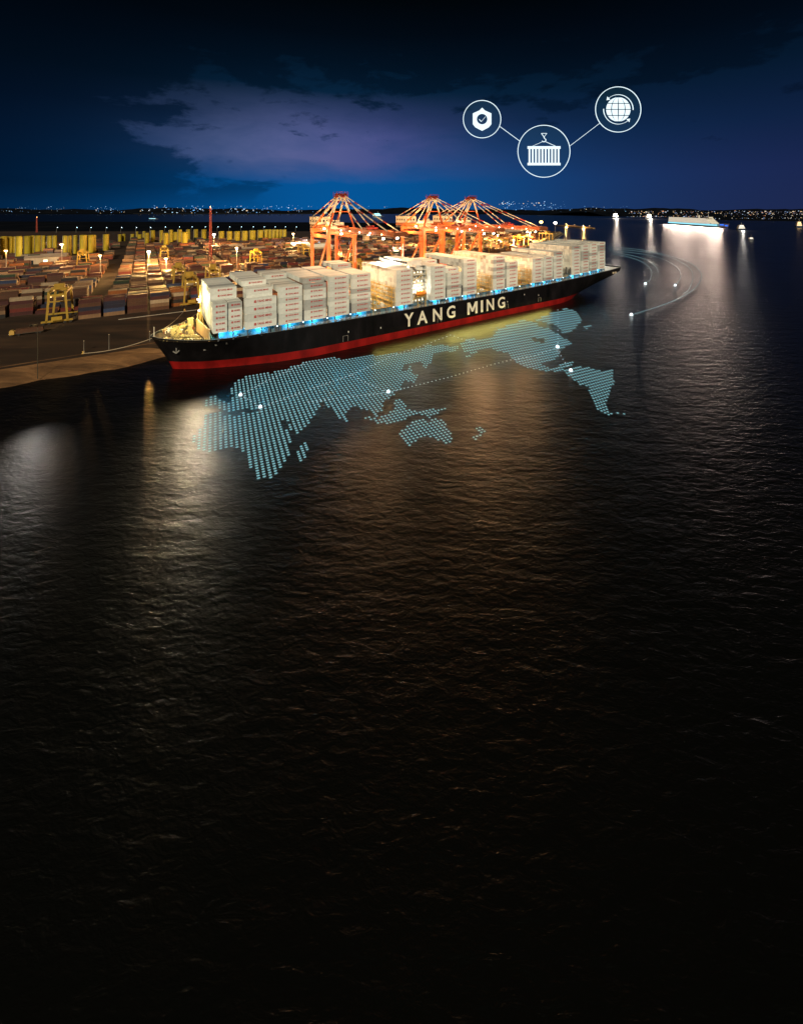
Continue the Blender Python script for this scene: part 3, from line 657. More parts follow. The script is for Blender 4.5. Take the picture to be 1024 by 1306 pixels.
# ---- containers on the ship
def container_mesh(ln, wd, ht, m, name='body'):
    mb = MB(); e = .06
    mb.box(0, ln, 0, wd, 0, ht)
    bm = bmesh.new()
    vs = [bm.verts.new(v) for v in mb.v]
    for f in mb.f: bm.faces.new([vs[k] for k in f])
    bm.normal_update()
    fs = [f for f in bm.faces if abs(f.normal.z) < .5]
    r = bmesh.ops.inset_individual(bm, faces=fs, thickness=.14, depth=-.05)
    me = bpy.data.meshes.new(name); bm.to_mesh(me); bm.free()
    b2 = MB()
    for y in (.45, .9, 1.5, 1.95): b2.bar((-.02, y, .2), (-.02, y, ht - .2), .06)
    b3 = bmesh.new(); b3.from_mesh(me)
    t = b2.mesh('t'); b3.from_mesh(t); b3.to_mesh(me); b3.free(); bpy.data.meshes.remove(t)
    me.materials.append(M[m]); return me
def emblem_lettering(ln, ht):
    """red flag-like block and the line's name in capitals, on the long side"""
    h = ht * .30; t = text_mesh('YANG MING', h, .012, .03).copy(); wd = max(v.co.x for v in t.vertices)
    w_t = ln * .46; x0 = ln * .38; z0 = ht * .42
    bm = bmesh.new(); bm.from_mesh(t); 
    for v in bm.verts: v.co = Vector((x0 + v.co.x * w_t / wd, -.035 - v.co.z, z0 + v.co.y))
    q = ht * .34; ex = x0 - q * 1.25
    for pts in (((0, .1), (.95, .0), (.95, .55), (.55, .42), (.1, .55)), ((.08, .62), (.5, .52), (.95, .66), (.9, 1.0), (.05, .95))):
        vs = [bm.verts.new((ex + a * q, -.047, z0 - q * .1 + b * q)) for a, b in pts]; bm.faces.new(vs)
    me = bpy.data.meshes.new('lettering'); bm.to_mesh(me); bm.free(); me.materials.append(M['letter_red']); return me
NROW, PITCH = 17, 2.62
CM = {}
def cmesh(ln, ht, m):
    k = (round(ln, 2), round(ht, 2), m)
    if k not in CM: CM[k] = container_mesh(ln, 2.44, ht, m)
    return CM[k]
LM = {}
def lmesh(ln, ht):
    k = (round(ln, 2), round(ht, 2))
    if k not in LM: LM[k] = emblem_lettering(ln, ht)
    return LM[k]
rs = random.Random(3)
boxes = []   # (bay index, row, tier, s, ln, ht, z)
height = {}
for bi, (s0, ln, a, b) in enumerate(BAYS):
    z0 = bay_base(s0 + ln / 2)
    for r in range(NROW):
        sx, l, h = s0, ln, 2.70; t = b
        if bi in (0, 1):
            if r < 4: t = 5
            elif bi == 0: l = 12.19; t = 7
            else: continue
        elif bi == 2:
            if r == 0: t = 4; h = 3.66
            elif r < 4: t = 7; l = 12.6; sx = s0 + 1.2
            else: t = 8; l = 12.19; sx = s0 + .6
        elif r == 0: t = a
        elif r > 5: t = b + (1 if (bi in (3, 6, 9, 12) and r > 9) else 0)
        height[bi, r] = z0 + t * (h + .05)
        for k in range(t): boxes.append((bi, r, k, t, sx, l, h, z0 + k * (h + .05)))
cand = []; 
for (bi, r, k, t, sx, l, h, z) in boxes:
    near = r == 0 or height.get((bi, r - 1), 0) < z + .5
    if bi in (1,) and False: pass
    prev = height.get((bi - 1, r), 0) if bi > 0 else 0
    if bi == 2 and r >= 4: prev = height.get((0, r), 0)
    gap = bi > 0 and (sx - (BAYS[bi - 1][0] + BAYS[bi - 1][1])) > 5
    if bi == 0 or gap: prev = 0
    front = prev < z + .5; top = k == t - 1
    if not (near or front or top): continue
    v = W(sx + l / 2, SC - HB + r * PITCH, z + h / 2); d2 = v.length_squared
    score = ((l * h * .85 if near else 0) + (2.4 * h * .5 if front else 0) + (l * 2.4 * .3 if top else 0)) / d2
    cand.append((score, near, bi, r, k, t, sx, l, h, z))
cand.sort(key=lambda c: (-c[0]))
KIND = ['cream', 'cream', 'pale', 'cream', 'pale', 'greyc']
WORD = {'cream': 'cream white', 'pale': 'pale off-white', 'greyc': 'greyer'}
indiv = cand[:298]; rest = cand[298:]
for (sc_, near, bi, r, k, t, sx, l, h, z) in indiv:
    kd = rs.choice(KIND)
    tier = 'top' if k == t - 1 else 'bottom' if k == 0 else ORD[k + 1]
    if r == 0: lab = f'{WORD[kd]} container, {tier} tier of the {ORD[bi + 1]} near side stack from the bow'
    else: lab = f'{WORD[kd]} container, {tier} tier, {ORD[r + 1]} row from near side, {ORD[bi + 1]} bay from bow'
    o = thing('shipping_container', lab, 'container', W(sx, SC - HB + r * PITCH + rs.uniform(-.03, .03), z), TH, 'white containers stacked on the ship')
    link('body', cmesh(l, h, kd), o)
    if near: link('lettering', lmesh(l, h), o)
mb = MB()
for (sc_, near, bi, r, k, t, sx, l, h, z) in rest:
    y = -HB + r * PITCH; mb.box(sx, sx + l, y, y + 2.44, z, z + h)
o = tag(mb.build('stacked_containers', 'ship_mix'), 'remaining pale containers filling the bays behind the near side stacks', 'containers', kind='stuff'); o.location = W(0, SC, 0); o.rotation_euler = (0, 0, TH)

# mooring lines
def rope(name, a, b, sag, label, r=.14):
    a, b = Vector(a), Vector(b); pts = [a.lerp(b, k / 14) - Vector((0, 0, sag * 4 * (k / 14) * (1 - k / 14))) for k in range(15)]
    mb = MB(); mb.tube(pts, r, 5); return tag(mb.build(name, 'rope'), label, 'rope', 'mooring ropes at the bow')
rope('mooring_line', W(9, SC + 9, 18), W(26, 333, 3.3), 1.0, 'pale mooring rope running up from the bow to the front of the container yard')
rope('mooring_line', W(14, SC + 13, 17.6), W(38, 331, 3.3), 1.0, 'fainter mooring rope right of the long pale one, behind the bow')
rope('mooring_line', W(4.5, SC - 1, 17), W(-26, 262, 3.2), 1.5, 'slack mooring rope from the bow tip down to the sandy bank')
def quay_bollard(s, n, lab):
    mb = MB(); mb.cyl(0, 0, 0, .9, .35, 10); mb.cyl(0, 0, .9, 1.15, .55, 10); mb.cyl(0, 0, 0, .12, .8, 10)
    o = tag(mb.build('quay_bollard', 'lash_yellow'), lab, 'bollard', 'bollards on the quay'); o.location = W(s, n, 3.0)
quay_bollard(26, 333.3, 'yellow bollard at the yard end of the long mooring rope')
quay_bollard(38, 331.3, 'yellow bollard at the yard end of the fainter mooring rope')
quay_bollard(-26, 262.4, 'yellow bollard on the bank holding the slack bow rope')
# ------------------------------------------------------------------ ship-to-shore cranes (orange)
def sts_crane(s0, boom_tip, label, variant=0):
    o = thing('quay_crane', label, 'crane', W(s0, 250, 3), TH, 'orange gantry cranes on the quay')
    HX, GA, ZG, ZA = 9.8, 31.0, 57.0, 87.0
    for (x, y) in ((-HX, 0), (HX, 0), (-HX, GA), (HX, GA)):
        mb = MB(); mb.bar((x, y, 2.2), (x, y, ZG + 1.5), 2.3 if y == 0 else 2.0, 1.9); lg = mb.build('leg', 'crane_orange', o)
        mb = MB()
        for dx in (-3.2, -1.1, 1.1, 3.2): mb.tube([(x + dx, y - .4, .5), (x + dx, y + .4, .5)], .5, 8)
        mb.box(x - 4.2, x + 4.2, y - .6, y + .6, .9, 2.4); mb.build('wheel_bogie', 'crane_brown', lg)
    for y in (0, GA):
        mb = MB(); mb.box(-HX, HX, y - .9, y + .9, 3.0, 5.0); mb.build('sill_beam', 'crane_orange', o)
        mb = MB(); mb.box(-HX - 1.2, HX + 1.2, y - 1.1, y + 1.1, ZG + 1.5, ZG + 4.6); mb.build('portal_beam', 'crane_orange', o)
    for x in (-HX, HX):
        mb = MB(); mb.box(x - .8, x + .8, 1.1, GA - 1.0, ZG - 1.6, ZG + .8); mb.box(x - .7, x + .7, 1.15, GA - 1, 15, 16.8); mb.build('side_beam', 'crane_orange', o)
        mb = MB(); mb.bar((x, 1.2, ZG - 2), (x, GA - 1, 17), 1.1); mb.build('diagonal_brace', 'crane_orange', o)
        mb = MB(); mb.bar((x * 1.0, 1.3, 14.8), (x, GA - 2, 4), .5); mb.build('lower_brace', 'crane_orange', o)
    # girder and boom: two box girders joined by ties
    for x in (-3.6, 3.6):
        mb = MB(); mb.box(x - .7, x + .7, -2, GA + 19, ZG + 4.6, ZG + 7.0); mb.build('girder', 'crane_orange', o)
        mb = MB(); mb.box(x - .65, x + .65, -boom_tip, -2.1, ZG + 3.6, ZG + 6.2); mb.build('boom', 'crane_brown' if x > 0 else 'crane_orange', o)
    mb = MB(); k = -boom_tip + 1
    while k < GA + 18: mb.box(-2.9, 2.9, k - .25, k + .25, ZG + (5.0 if k > -2 else 3.8), ZG + (5.6 if k > -2 else 4.4)); k += 6.1
    mb.box(-4.3, 4.3, -boom_tip - .9, -boom_tip - .05, ZG + 4.0, ZG + 5.8); mb.build('boom_tie', 'crane_brown', o)
    for x in (-5.1, 5.1):
        mb = MB(); mb.box(x - .55, x + .55, -boom_tip + 1, GA + 17, ZG + 3.0, ZG + 3.15)
        k = -boom_tip + 2
        while k < GA + 16: mb.bar((x * 1.1, k, ZG + 3.15), (x * 1.1, k, ZG + 4.3), .1); k += 3
        mb.bar((x * 1.1, -boom_tip + 1, ZG + 4.3), (x * 1.1, GA + 16, ZG + 4.3), .12); mb.build('walkway', 'crane_cream', o)
    # machinery house on the back reach
    mb = MB(); mb.box(-5.5, 5.5, GA + 1, GA + 17, ZG + 7.1, ZG + 12.6); mb.box(-5.8, 5.8, GA + .7, GA + 17.3, ZG + 12.6, ZG + 12.9); mh = mb.build('machinery_house', 'crane_cream', o)
    mb = MB()
    for k in range(4): mb.box(-5.62, -5.52, GA + 2.5 + k * 3.6, GA + 4 + k * 3.6, ZG + 9, ZG + 10.6)
    for k in range(3): mb.box(-4 + k * 3, -2.4 + k * 3, GA + .86, GA + .98, ZG + 9, ZG + 10.6)
    mb.build('house_louvre', 'glass', mh)
    mb = MB(); mb.box(-4.5, 4.5, 6, 15, ZG + 7.1, ZG + 9.4); mb.box(-2, 2, 8, 12, ZG + 9.4, ZG + 11); mb.build('drive_platform', 'crane_cream', o)
    # A-frame: cream upper halves paint the lamplight into the posts
    ap = [(-2.6, 1.2, ZA - 3), (2.6, 1.2, ZA - 3)]
    for x, q in ((-HX, ap[0]), (HX, ap[1])):
        a, b = Vector((x, 0, ZG + 4.6)), Vector(q); m_ = a.lerp(b, .52)
        mb = MB(); mb.bar(a, m_, 1.05); mb.build('frame_post', 'crane_orange', o); mb = MB(); mb.bar(m_, b, 1.0); mb.build('frame_head', 'crane_cream', o)
        a = Vector((x * .92, GA, ZG + 4.6)); b = Vector((q[0], q[1] + 1, q[2])); m_ = a.lerp(b, .5)
        mb = MB(); mb.bar(a, m_, .85); mb.build('back_post', 'crane_orange', o); mb = MB(); mb.bar(m_, b, .8); mb.build('back_head', 'crane_cream', o)
        a = Vector((x * .45, GA * .55, ZG + 7)); mb = MB(); mb.bar(a, (q[0], q[1] + .6, q[2]), .6); mb.build('inner_post', 'crane_cream', o)
    mb = MB(); mb.bar((-6.2, .6, ZG + 17), (6.2, .6, ZG + 17), .7); mb.build('frame_tie', 'crane_orange', o)
    mb = MB(); mb.box(-4.4, 4.4, -.8, 4.2, ZA - 3, ZA - 2.2)
    for x in (-3.4, -1.6, .2, 2.0, 3.6): mb.tube([(x - .3, .6, ZA - 1.2), (x + .3, .6, ZA - 1.2)], 1.15, 10); mb.tube([(x - .3, 2.8, ZA - 1.4), (x + .3, 2.8, ZA - 1.4)], .9, 10)
    for x in (-4.4, 4.4): mb.bar((x, -.8, ZA - 2.2), (x, -.8, ZA + .6), .25); mb.bar((x, 4.2, ZA - 2.2), (x, 4.2, ZA + .6), .25)
    mb.bar((-4.4, -.8, ZA + .6), (4.4, -.8, ZA + .6), .2); mb.build('apex_sheaves', 'crane_red', o)
    # stays: cream lengths paint in the lamplight, red links between
    def stay(a, b, r=.27):
        a, b = Vector(a), Vector(b); cuts = [0, .24, .27, .52, .55, .78, .81, 1]
        mb = MB()
        for i in (0, 2, 4, 6): mb.bar(a.lerp(b, cuts[i]), a.lerp(b, cuts[i + 1]), r * 2)
        st = mb.build('stay', 'crane_cream', o)
        for i in (1, 3, 5): mb = MB(); mb.bar(a.lerp(b, cuts[i] - .02), a.lerp(b, cuts[i + 1] + .02), r * 2.6); mb.build('stay_link', 'crane_red', st)
    for x in (-2.4, 2.4):
        stay((x, .2, ZA - 2), (x * 1.45, -boom_tip * .90, ZG + 6.3)); stay((x, .2, ZA - 2.4), (x * 1.45, -boom_tip * .50, ZG + 6.3))
        stay((x, 3, ZA - 2), (x * 1.5, GA + 15.5, ZG + 12.9)); stay((x, 3, ZA - 2.4), (x * 1.2, GA + 2, ZG + 12.9), .22)
    # trolley, cab and spreader
    ty = -boom_tip * .42 if variant else -boom_tip * .55
    mb = MB(); mb.box(-4, 4, ty - 3, ty + 3, ZG + 6.3, ZG + 7.5); mb.box(-2, 2, ty - 1.6, ty + 1.6, ZG + 7.5, ZG + 8.6); tr = mb.build('trolley', 'crane_red', o)
    mb = MB(); mb.box(-1.5, 1.5, ty + 4, ty + 7, ZG - .6, ZG + 2.2); mb.bar((0, ty + 5, ZG + 2.2), (0, ty + 2.5, ZG + 4), .5); mb.build('operator_cab', 'crane_cream', o)
    # elevator and stair on a landside leg, cable reel
    mb = MB()
    for k in range(9): z = 5 + k * 5.6; mb.bar((HX + 1.6 + 2.4 * (k % 2), GA, z), (HX + 4.0 - 2.4 * (k % 2), GA, z + 5.6), .9, .2); mb.box(HX + 1.2, HX + 4.4, GA - .8, GA + .8, z - .1, z + .1)
    mb.build('stair', 'crane_orange', o)
    # floodlights
    for (x, y, z) in ((-4.6, -boom_tip * .12, ZG + 2.6), (4.6, -boom_tip * .40, ZG + 2.6), (-4.6, -boom_tip * .86, ZG + 2.6), (4.6, -boom_tip * .86, ZG + 2.6), (-6.5, 16, ZG + 5.2), (6.5, 20, ZG + 5.2), (-8, -1.6, 30)):
        mb = MB(); mb.box(x - .75, x + .75, y - .35, y + .35, z - .9, z + .1); mb.bar((x, y, z + .1), (x * .9, y, z + 1.2), .2); fl = mb.build('floodlight', 'crane_brown', o)
        mb = MB(); mb.box(x - .7, x + .7, y - .45, y - .36, z - .85, z + .05); mb.box(x - .65, x + .65, y - .3, y + .3, z - 1.0, z - .91); mb.build('lamp_lens', 'lamp_white', fl)
    for k in range(11):
        y = -boom_tip * (.05 + .09 * k); b_ = MB(); b_.ball((-5.4 if k % 2 else 5.4, y, ZG + 4.5), .42); b_.build('walkway_lamp', 'lamp_white' if k % 3 else 'lamp_warm', o)
    for (x, y, z, e) in ((0, -boom_tip * .16, ZG + 1.2, 30000), (0, -boom_tip * .78, ZG + 1.0, 40000 if s0 > 150 else 24000), (-14, 17, ZG + 4, 34000), (-12, -6, 34, 36000), (0, 15, 24, 40000)):
        lamp('POINT', W(s0 + x, 250 + y, 3 + z), e, (1, .52, .22), 1.2)
    return o
sts_crane(115.3, 74, 'orange gantry crane standing alone, nearest to the bow, with boom lowered over the ship')
sts_crane(196.0, 70, 'orange gantry crane in the middle of three, its frame overlapping the rightmost one', 1)
sts_crane(238.2, 72, 'rightmost orange gantry crane, nearest to the stern, with long stays to the right')

# ------------------------------------------------------------------ yard gantries (yellow, rubber tyred)
def rtg(s, n, label, h=18.0, wb=10.8, span=24.0):
    o = thing('yard_gantry', label, 'gantry crane', W(s, n, 3), TH, 'yellow gantry cranes in the container yard')
    for y in (0, span):
        for x in (0, wb):
            mb = MB(); mb.bar((x, y, 1.3), (x + (1.2 if x == 0 else -1.2), y, h), 1.15, 1.0); lg = mb.build('leg', 'rtg', o)
            mb = MB()
            for dx in (-1.5, 1.5): mb.tube([(x + dx, y - .45, .8), (x + dx, y + .45, .8)], .8, 10)
            mb.build('tyre', 'tyre', lg)
        mb = MB(); mb.box(-2.6, wb + 2.6, y - .5, y + .5, 1.4, 2.5); mb.build('sill_beam', 'rtg', o)
        mb = MB(); mb.box(.4, wb - .4, y - .5, y + .5, h, h + 1.5); mb.build('end_beam', 'rtg', o)
    for x in (1.2, wb - 1.2):
        mb = MB(); mb.box(x - .6, x + .6, -.6, span + .6, h + 1.51, h + 3.1); mb.box(x - .1, x + .1, -.6, span + .6, h + 3.1, h + 3.25)
        for k in range(9): mb.bar((x - .6, k * span / 8, h + 3.1), (x - .6, k * span / 8, h + 4.2), .1)
        mb.bar((x - .6, 0, h + 4.2), (x - .6, span, h + 4.2), .1); mb.build('girder', 'rtg', o)
    ty = span * R.uniform(.25, .7)
    mb = MB(); mb.box(1, wb - 1, ty - 2.4, ty + 2.4, h + 3.3, h + 4.2); mb.box(2.6, wb - 2.8, ty - 1.8, ty + 1.6, h + 4.2, h + 7.0); mb.build('trolley', 'rtg', o)
    mb = MB(); mb.box(wb * .5 - 1, wb * .5 + 1.2, ty + 2.6, ty + 5, h - 1.8, h + 1.2); mb.build('operator_cab', 'rtg', o)
    mb = MB(); mb.box(wb * .5 - 6, wb * .5 + 6, ty - 1.2, ty + 1.2, h - 5.4, h - 4.8)
    for x in (-3, 3):
        for y in (-.9, .9): mb.bar((wb * .5 + x, ty + y, h - 4.8), (wb * .5 + x * .7, ty + y, h + 3.3), .1)
    mb.build('spreader', 'rtg', o)
    mb = MB(); mb.box(wb * .25, wb * .75, -2.0, -.55, 2.6, 5.0); mb.build('power_pack', 'rtg', o)
    for x in (2.4, wb - 2.4):
        mb = MB(); mb.box(x - .3, x + .3, -.8, -.55, h - .1, h + .25); mb.build('work_lamp', 'lit_warm', o)
    return o
RT = [(-52.6, 341, 'yellow yard gantry nearest the lower left, standing alone on the dark apron'), (26.5, 347, 'tall yellow yard gantry just left of the foremost white ship containers'),
      (23, 417, 'yellow yard gantry behind the foremost container row, left of the tall one'), (49, 390, 'yellow yard gantry with a bright trolley just behind the tall one'),
      (-128, 372, 'dim yellow yard gantry at the far left edge of the yard'), (-160, 520, 'yellow yard gantry below the left group of silos'), (-70, 640, 'distant yellow yard gantry in front of the left silos'),
      (118, 520, 'yellow yard gantry in mid yard left of the orange cranes'), (196, 560, 'yellow yard gantry beside the lit shed, left of the foremost orange crane'), (182, 352, 'bright yellow yard gantry seen through the legs of the first orange crane'),
      (20, 640, 'small distant yellow gantry under the middle silos')]
for px, py, lab in ((574, 331, 'bright yellow yard gantry seen between the middle and rightmost orange cranes'), (616, 326, 'bright golden yard gantry right of the rightmost orange crane legs'), (641, 324, 'golden yard gantry just above the open bay of white containers'), (668, 318, 'yellow yard gantry under the tip of the rightmost boom'), (700, 312, 'yellow yard gantry farthest to the right, near the rocky shoulder')):
    g = G(px, py, 3); s_, n_ = SN(g.x, g.y); RT.append((s_, n_, lab, 22.0, 14.0, 26.0))
for a in RT: rtg(*a)

# ------------------------------------------------------------------ yard containers
ry = random.Random(11)
FRONT = [['tan', 'maroon', 'navy', 'brown', 'maroon'], ['tan', 'blue', 'navy', 'navy', 'maroon'], ['brown', 'maroon', 'brown', 'brown', 'maroon'], ['brown', 'tan', 'cream', 'maroon', 'navy'], ['orange', 'navy', 'rust red', 'dark green', 'navy'], ['brown', 'cream', 'brown', 'brown', 'maroon']]
PAL = ['maroon', 'brown', 'navy', 'brown', 'rust red', 'tan', 'charcoal', 'maroon', 'brown', 'cream', 'charcoal', 'maroon', 'dark green', 'orange', 'blue', 'brown']
YH = 2.62
ship_top = lambda x: interp(x, [(255, 9999), (257, 360), (330, 350), (420, 334), (540, 322), (640, 316), (705, 306), (778, 306), (780, 9999)])
stacks = {}
for k in range(26):                       # blocks, going away from the quay
    n0 = 346 + k * 33.0
    for i in range(112):
        s = -340.5 + i * 13.8
        if k == 0 and s < -42: continue
        v = W(s + 6, n0 + 9, 3)
        if v.y < 60 or v.x / v.y < -1.06 or v.x / v.y > .42 or v.y > (960 if v.x < -60 else 1330): continue
        if s > 400 and n0 < interp(s, [(400, 262), (540, 385), (640, 492), (900, 652), (1150, 792), (1300, 900)]) + 34: continue
        if k > 9 and s < -30 and ry.random() < .6: continue
        base = 5 if k == 0 else ry.choice((2, 3, 3, 4, 4, 4, 5))
        for r in range(6):
            t = max(0, base - ry.choice((0, 0, 0, 1, 1, 2)) if k else (5 if r < 2 else ry.choice((4, 5))))
            if ry.random() < .05 and k: t = 0
            if k and (i % 9 == 4): t = 0                     # cross lanes
            blocked = False
            for (gs, gn, *_l) in RT:
                if -3 < s + 6 - gs - 6.5 + 6.5 < 16 and abs((n0 + r * 2.75) - gn) < 2.5: blocked = True
            stacks[k, i, r] = 0 if blocked else t
yc = []
for (k, i, r), t in stacks.items():
    n0 = 346 + k * 33.0; s = -340.5 + i * 13.8
    for q in range(t):
        near = stacks.get((k, i, r - 1), 0) <= q; top = q == t - 1
        sidef = stacks.get((k, i - 1, r), 0) <= q or stacks.get((k, i + 1, r), 0) <= q
        if not (near or top or sidef): continue
        p = W(s, n0 + r * 2.75, 3 + q * YH); c = W(s + 6, n0 + r * 2.75 + 1.2, 3 + q * YH + 1.3); px, py = P(c)
        hid = py > ship_top(px)
        sc_ = (0 if hid or px < -25 else 1) * ((30 if near else 0) + (9 if top else 0) + 1) / c.length_squared
        yc.append((sc_, k, i, r, q, t, s, n0 + r * 2.75, 3 + q * YH, hid))
yc.sort(key=lambda c: -c[0])
YM = {}
for kd in YARD:
    me = container_mesh(12.19, 2.44, 2.58, 'y_' + kd, 'yard_body'); YM[kd] = me
imin = {kk: min(i for (k, i, r) in stacks if k == kk) for kk in {q[0] for q in stacks}}
first_i = min((i for (k, i, r) in stacks if k == 0))
for (sc_, k, i, r, q, t, s, n, z, hid) in yc[:290]:
    kd = FRONT[i - first_i][q] if k == 0 and r == 0 and i - first_i < 6 else ry.choice(PAL)
    tier = 'top' if q == t - 1 else 'bottom' if q == 0 else ORD[q + 1]
    rowname = 'front' if k == 0 else ORD[k + 1]
    lab = f'{kd} container, {tier} tier, {ORD[i - imin[k] + 1]} stack from left, {ORD[r + 1]} line, {rowname} yard block' if k else f'{kd} container, {tier} tier, {ORD[i - first_i + 1]} stack from left, {ORD[r + 1]} line of front yard block'
    o = link('yard_container', YM[kd]); tag(o, lab, 'container', 'coloured containers stacked in the yard'); o.location = W(s + ry.uniform(-.1, .1), n, z); o.rotation_euler = (0, 0, TH)
mb = MB()
for (sc_, k, i, r, q, t, s, n, z, hid) in yc[290:]:
    if hid and ry.random() < .0: continue
    mb.box(s, s + 12.19, n - 400, n - 400 + 2.44, z, z + 2.58)
o = tag(mb.build('stacked_yard_containers', 'yard_mix'), 'farther stacks of mixed coloured containers filling the yard behind the front blocks', 'containers', kind='stuff'); o.location = W(0, 400, 0); o.rotation_euler = (0, 0, TH)
# lettering on the pale and red front containers: plain worn panels
# apron lane markings
for (s0, s1, n, wd) in ((-14, 34, 331, .9), (60, 420, 252.4, .4)):
    mb = MB(); mb.box(s0, s1, n - wd, n + wd, 3.006, 3.012); o = tag(mb.build('lane_marking', 'paintline'), kind='structure'); o.rotation_euler = (0, 0, TH)
# thin poles standing along the bank
for px, py, h, lab in ((107, 452, 7, 'thin pole on the sandy bank, farthest left of three'), (139, 447, 8.5, 'thin pole on the sandy bank, middle one of three'), (191, 436, 6, 'thin pole on the sandy bank, right beside the ship bow')):
    g = G(px, py, 2.6); o = thing('marker_pole', lab, 'pole', g, 0, 'thin poles on the bank')
    mb = MB(); mb.cyl(0, 0, -.6, h, .13, 6, .07); mb.build('shaft', 'mast', o); mb = MB(); mb.cyl(0, 0, h, h + .25, .22, 6); mb.build('cap', 'crane_cream', o)
# ------------------------------------------------------------------ silos
def silo(px, pyb, pyt, wpx, lab, shade=None):
    g = G(px, pyb, 3); Y = g.y; h = (pyb - pyt) * Y / 500; r = wpx * Y / 1000
    o = thing('storage_silo', lab, 'silo', (g.x, Y, 3), 0, 'tall yellow silos behind the container yard')
    mb = MB(); mb.cyl(0, 0, 0, h - 1.2, r, 20)
    for k in range(1, 6): mb.cyl(0, 0, h * k / 6 - .25, h * k / 6 + .25, r + .12, 20)
    mb.build('shell', 'silo', o, smooth=False)
    mb = MB(); mb.cyl(0, 0, h - 1.2, h, r + .25, 20, r * .82); mb.build('roof_cap', 'silo', o)
    mb = MB(); mb.bar((-r * .5, -r * .95, 1), (-r * .5, -r * .95, h), .5); mb.bar((-r * .5 + .9, -r * .92, 1), (-r * .5 + .9, -r * .92, h), .12); mb.build('ladder', 'mast', o)
SX = []
for cx, t, b, wd in ((478, 300, 375, 33), (525, 300, 375, 31), (570, 300, 373, 35), (615, 298, 372, 35), (660, 295, 368, 38), (707, 293, 365, 34), (740, 290, 362, 24), (763, 290, 360, 22), (785, 290, 360, 20), (806, 290, 358, 22), (827, 290, 356, 18), (850, 290, 355, 24)):
    SX.append((180 + cx / 4.654, 230 + b / 4.654, 230 + t / 4.654, wd / 4.654, 'right'))
for cx, t, b, wd in ((258, 305, 400, 32), (205, 305, 375, 27), (147, 310, 400, 28), (35, 310, 390, 24), (68, 295, 380, 25), (120, 295, 390, 20), (178, 292, 385, 22), (230, 290, 385, 24), (280, 290, 370, 22), (325, 290, 360, 26), (373, 290, 370, 28)):
    SX.append((180 + cx / 4.654, 230 + b / 4.654, 230 + t / 4.654, wd / 4.654, 'middle'))
for cx, t, b, wd in ((-20, 284, 400, 24), (20, 284, 395, 26), (50, 285, 392, 22), (75, 286, 390, 18), (97, 283, 400, 26), (142, 282, 372, 29), (168, 280, 370, 18), (195, 280, 372, 26), (222, 280, 380, 16), (255, 281, 380, 22), (280, 280, 380, 18), (332, 281, 385, 18), (355, 281, 380, 16), (384, 278, 372, 18), (425, 277, 375, 30), (464, 277, 372, 28), (482, 277, 370, 14), (541, 274, 356, 25), (612, 274, 310, 16), (632, 272, 308, 16), (676, 272, 308, 18), (712, 274, 312, 22), (870, 252, 320, 18), (915, 250, 320, 18), (960, 250, 318, 16), (1000, 248, 310, 20), (780, 255, 330, 20), (824, 256, 330, 16), (735, 258, 300, 14), (700, 260, 300, 12)):
    SX.append((cx / 4.0, 230 + b / 4.0, 230 + t / 4.0, wd / 4.0, 'left'))
cnt = {'left': 0, 'middle': 0, 'right': 0}
for k in ('left', 'middle', 'right'):
    for (x, b, t, wd, gname) in sorted(q for q in SX if q[4] == k):
        cnt[k] += 1; back = t < 293
        gn = {'left': 'dim left group', 'middle': 'scattered middle group', 'right': 'bright tight row at right'}[k]
        silo(x, b, t, wd, f'{"paler tall" if wd < 5 else "broad"} yellow silo, {ORD[cnt[k]]} from the left in the {gn}')

# ------------------------------------------------------------------ masts, lamps, towers, sheds
def light_mast(g, h, label, m='lamp_warm', energy=60000, col=(1, .54, .17), heads=4, r=.6, group='floodlight masts of the terminal'):
    o = thing('floodlight_mast', label, 'light mast', g, 0, group)
    mb = MB(); mb.cyl(0, 0, 0, h, .5, 8, .25); mb.build('pole', 'mast', o)
    mb = MB(); mb.box(-1.6, 1.6, -.6, .6, h, h + .25); mb.bar((-1.6, 0, h + .8), (1.6, 0, h + .8), .2); hd = mb.build('head_frame', 'mast', o)
    for k in range(heads):
        x = -1.3 + 2.6 * k / max(1, heads - 1); mb = MB(); mb.ball((x, -.5, h + .55), r); mb.build('lamp', m, hd)
    if energy: lamp('POINT', Vector(g) + Vector((0, -1.5, h - .5)), energy * (4.2 if P(g)[0] > 150 else 1.1), col, 1.0)
    return o
def mast_px(px, pyb, pyt, label, **kw):
    g = G(px, pyb, 3); h = (pyb - pyt) * g.y / 500; return light_mast(g, h, label, **kw)
mast_px(273, 318, 299, 'tall floodlight mast with a starry warm lamp in front of the silos', m='lamp_white', r=1.5, energy=260000)
mast_px(302, 344, 316, 'floodlight mast in mid yard right of the two tall gantries', energy=120000)
mast_px(374, 318, 298, 'floodlight mast with a small lamp left of the first orange crane', energy=150000, r=1.0)
mast_px(79, 342, 312, 'floodlight mast with a hazy lamp among the left silos', energy=130000, r=.9)
mast_px(190, 345, 321, 'floodlight mast with white lamps over the brightly lit yard lane', energy=150000, r=.8, m='lamp_white')
mast_px(212, 352, 330, 'short floodlight mast behind the third front stack', energy=70000)
mast_px(8, 352, 320, 'floodlight mast at the left edge of the yard', energy=20000)
mast_px(128, 350, 326, 'floodlight mast rising from the middle of the left yard', energy=35000)
mast_px(446, 332, 318, 'floodlight mast between the legs of the first orange crane', energy=90000)
mast_px(635, 310, 299, 'floodlight mast behind the rightmost orange crane', energy=420000)
mast_px(590, 320, 306, 'floodlight mast between the two right cranes', energy=260000)
mast_px(655, 318, 306, 'floodlight mast among the golden gantries', energy=260000)
mast_px(676, 306, 296, 'floodlight mast behind the last container bays', energy=420000)
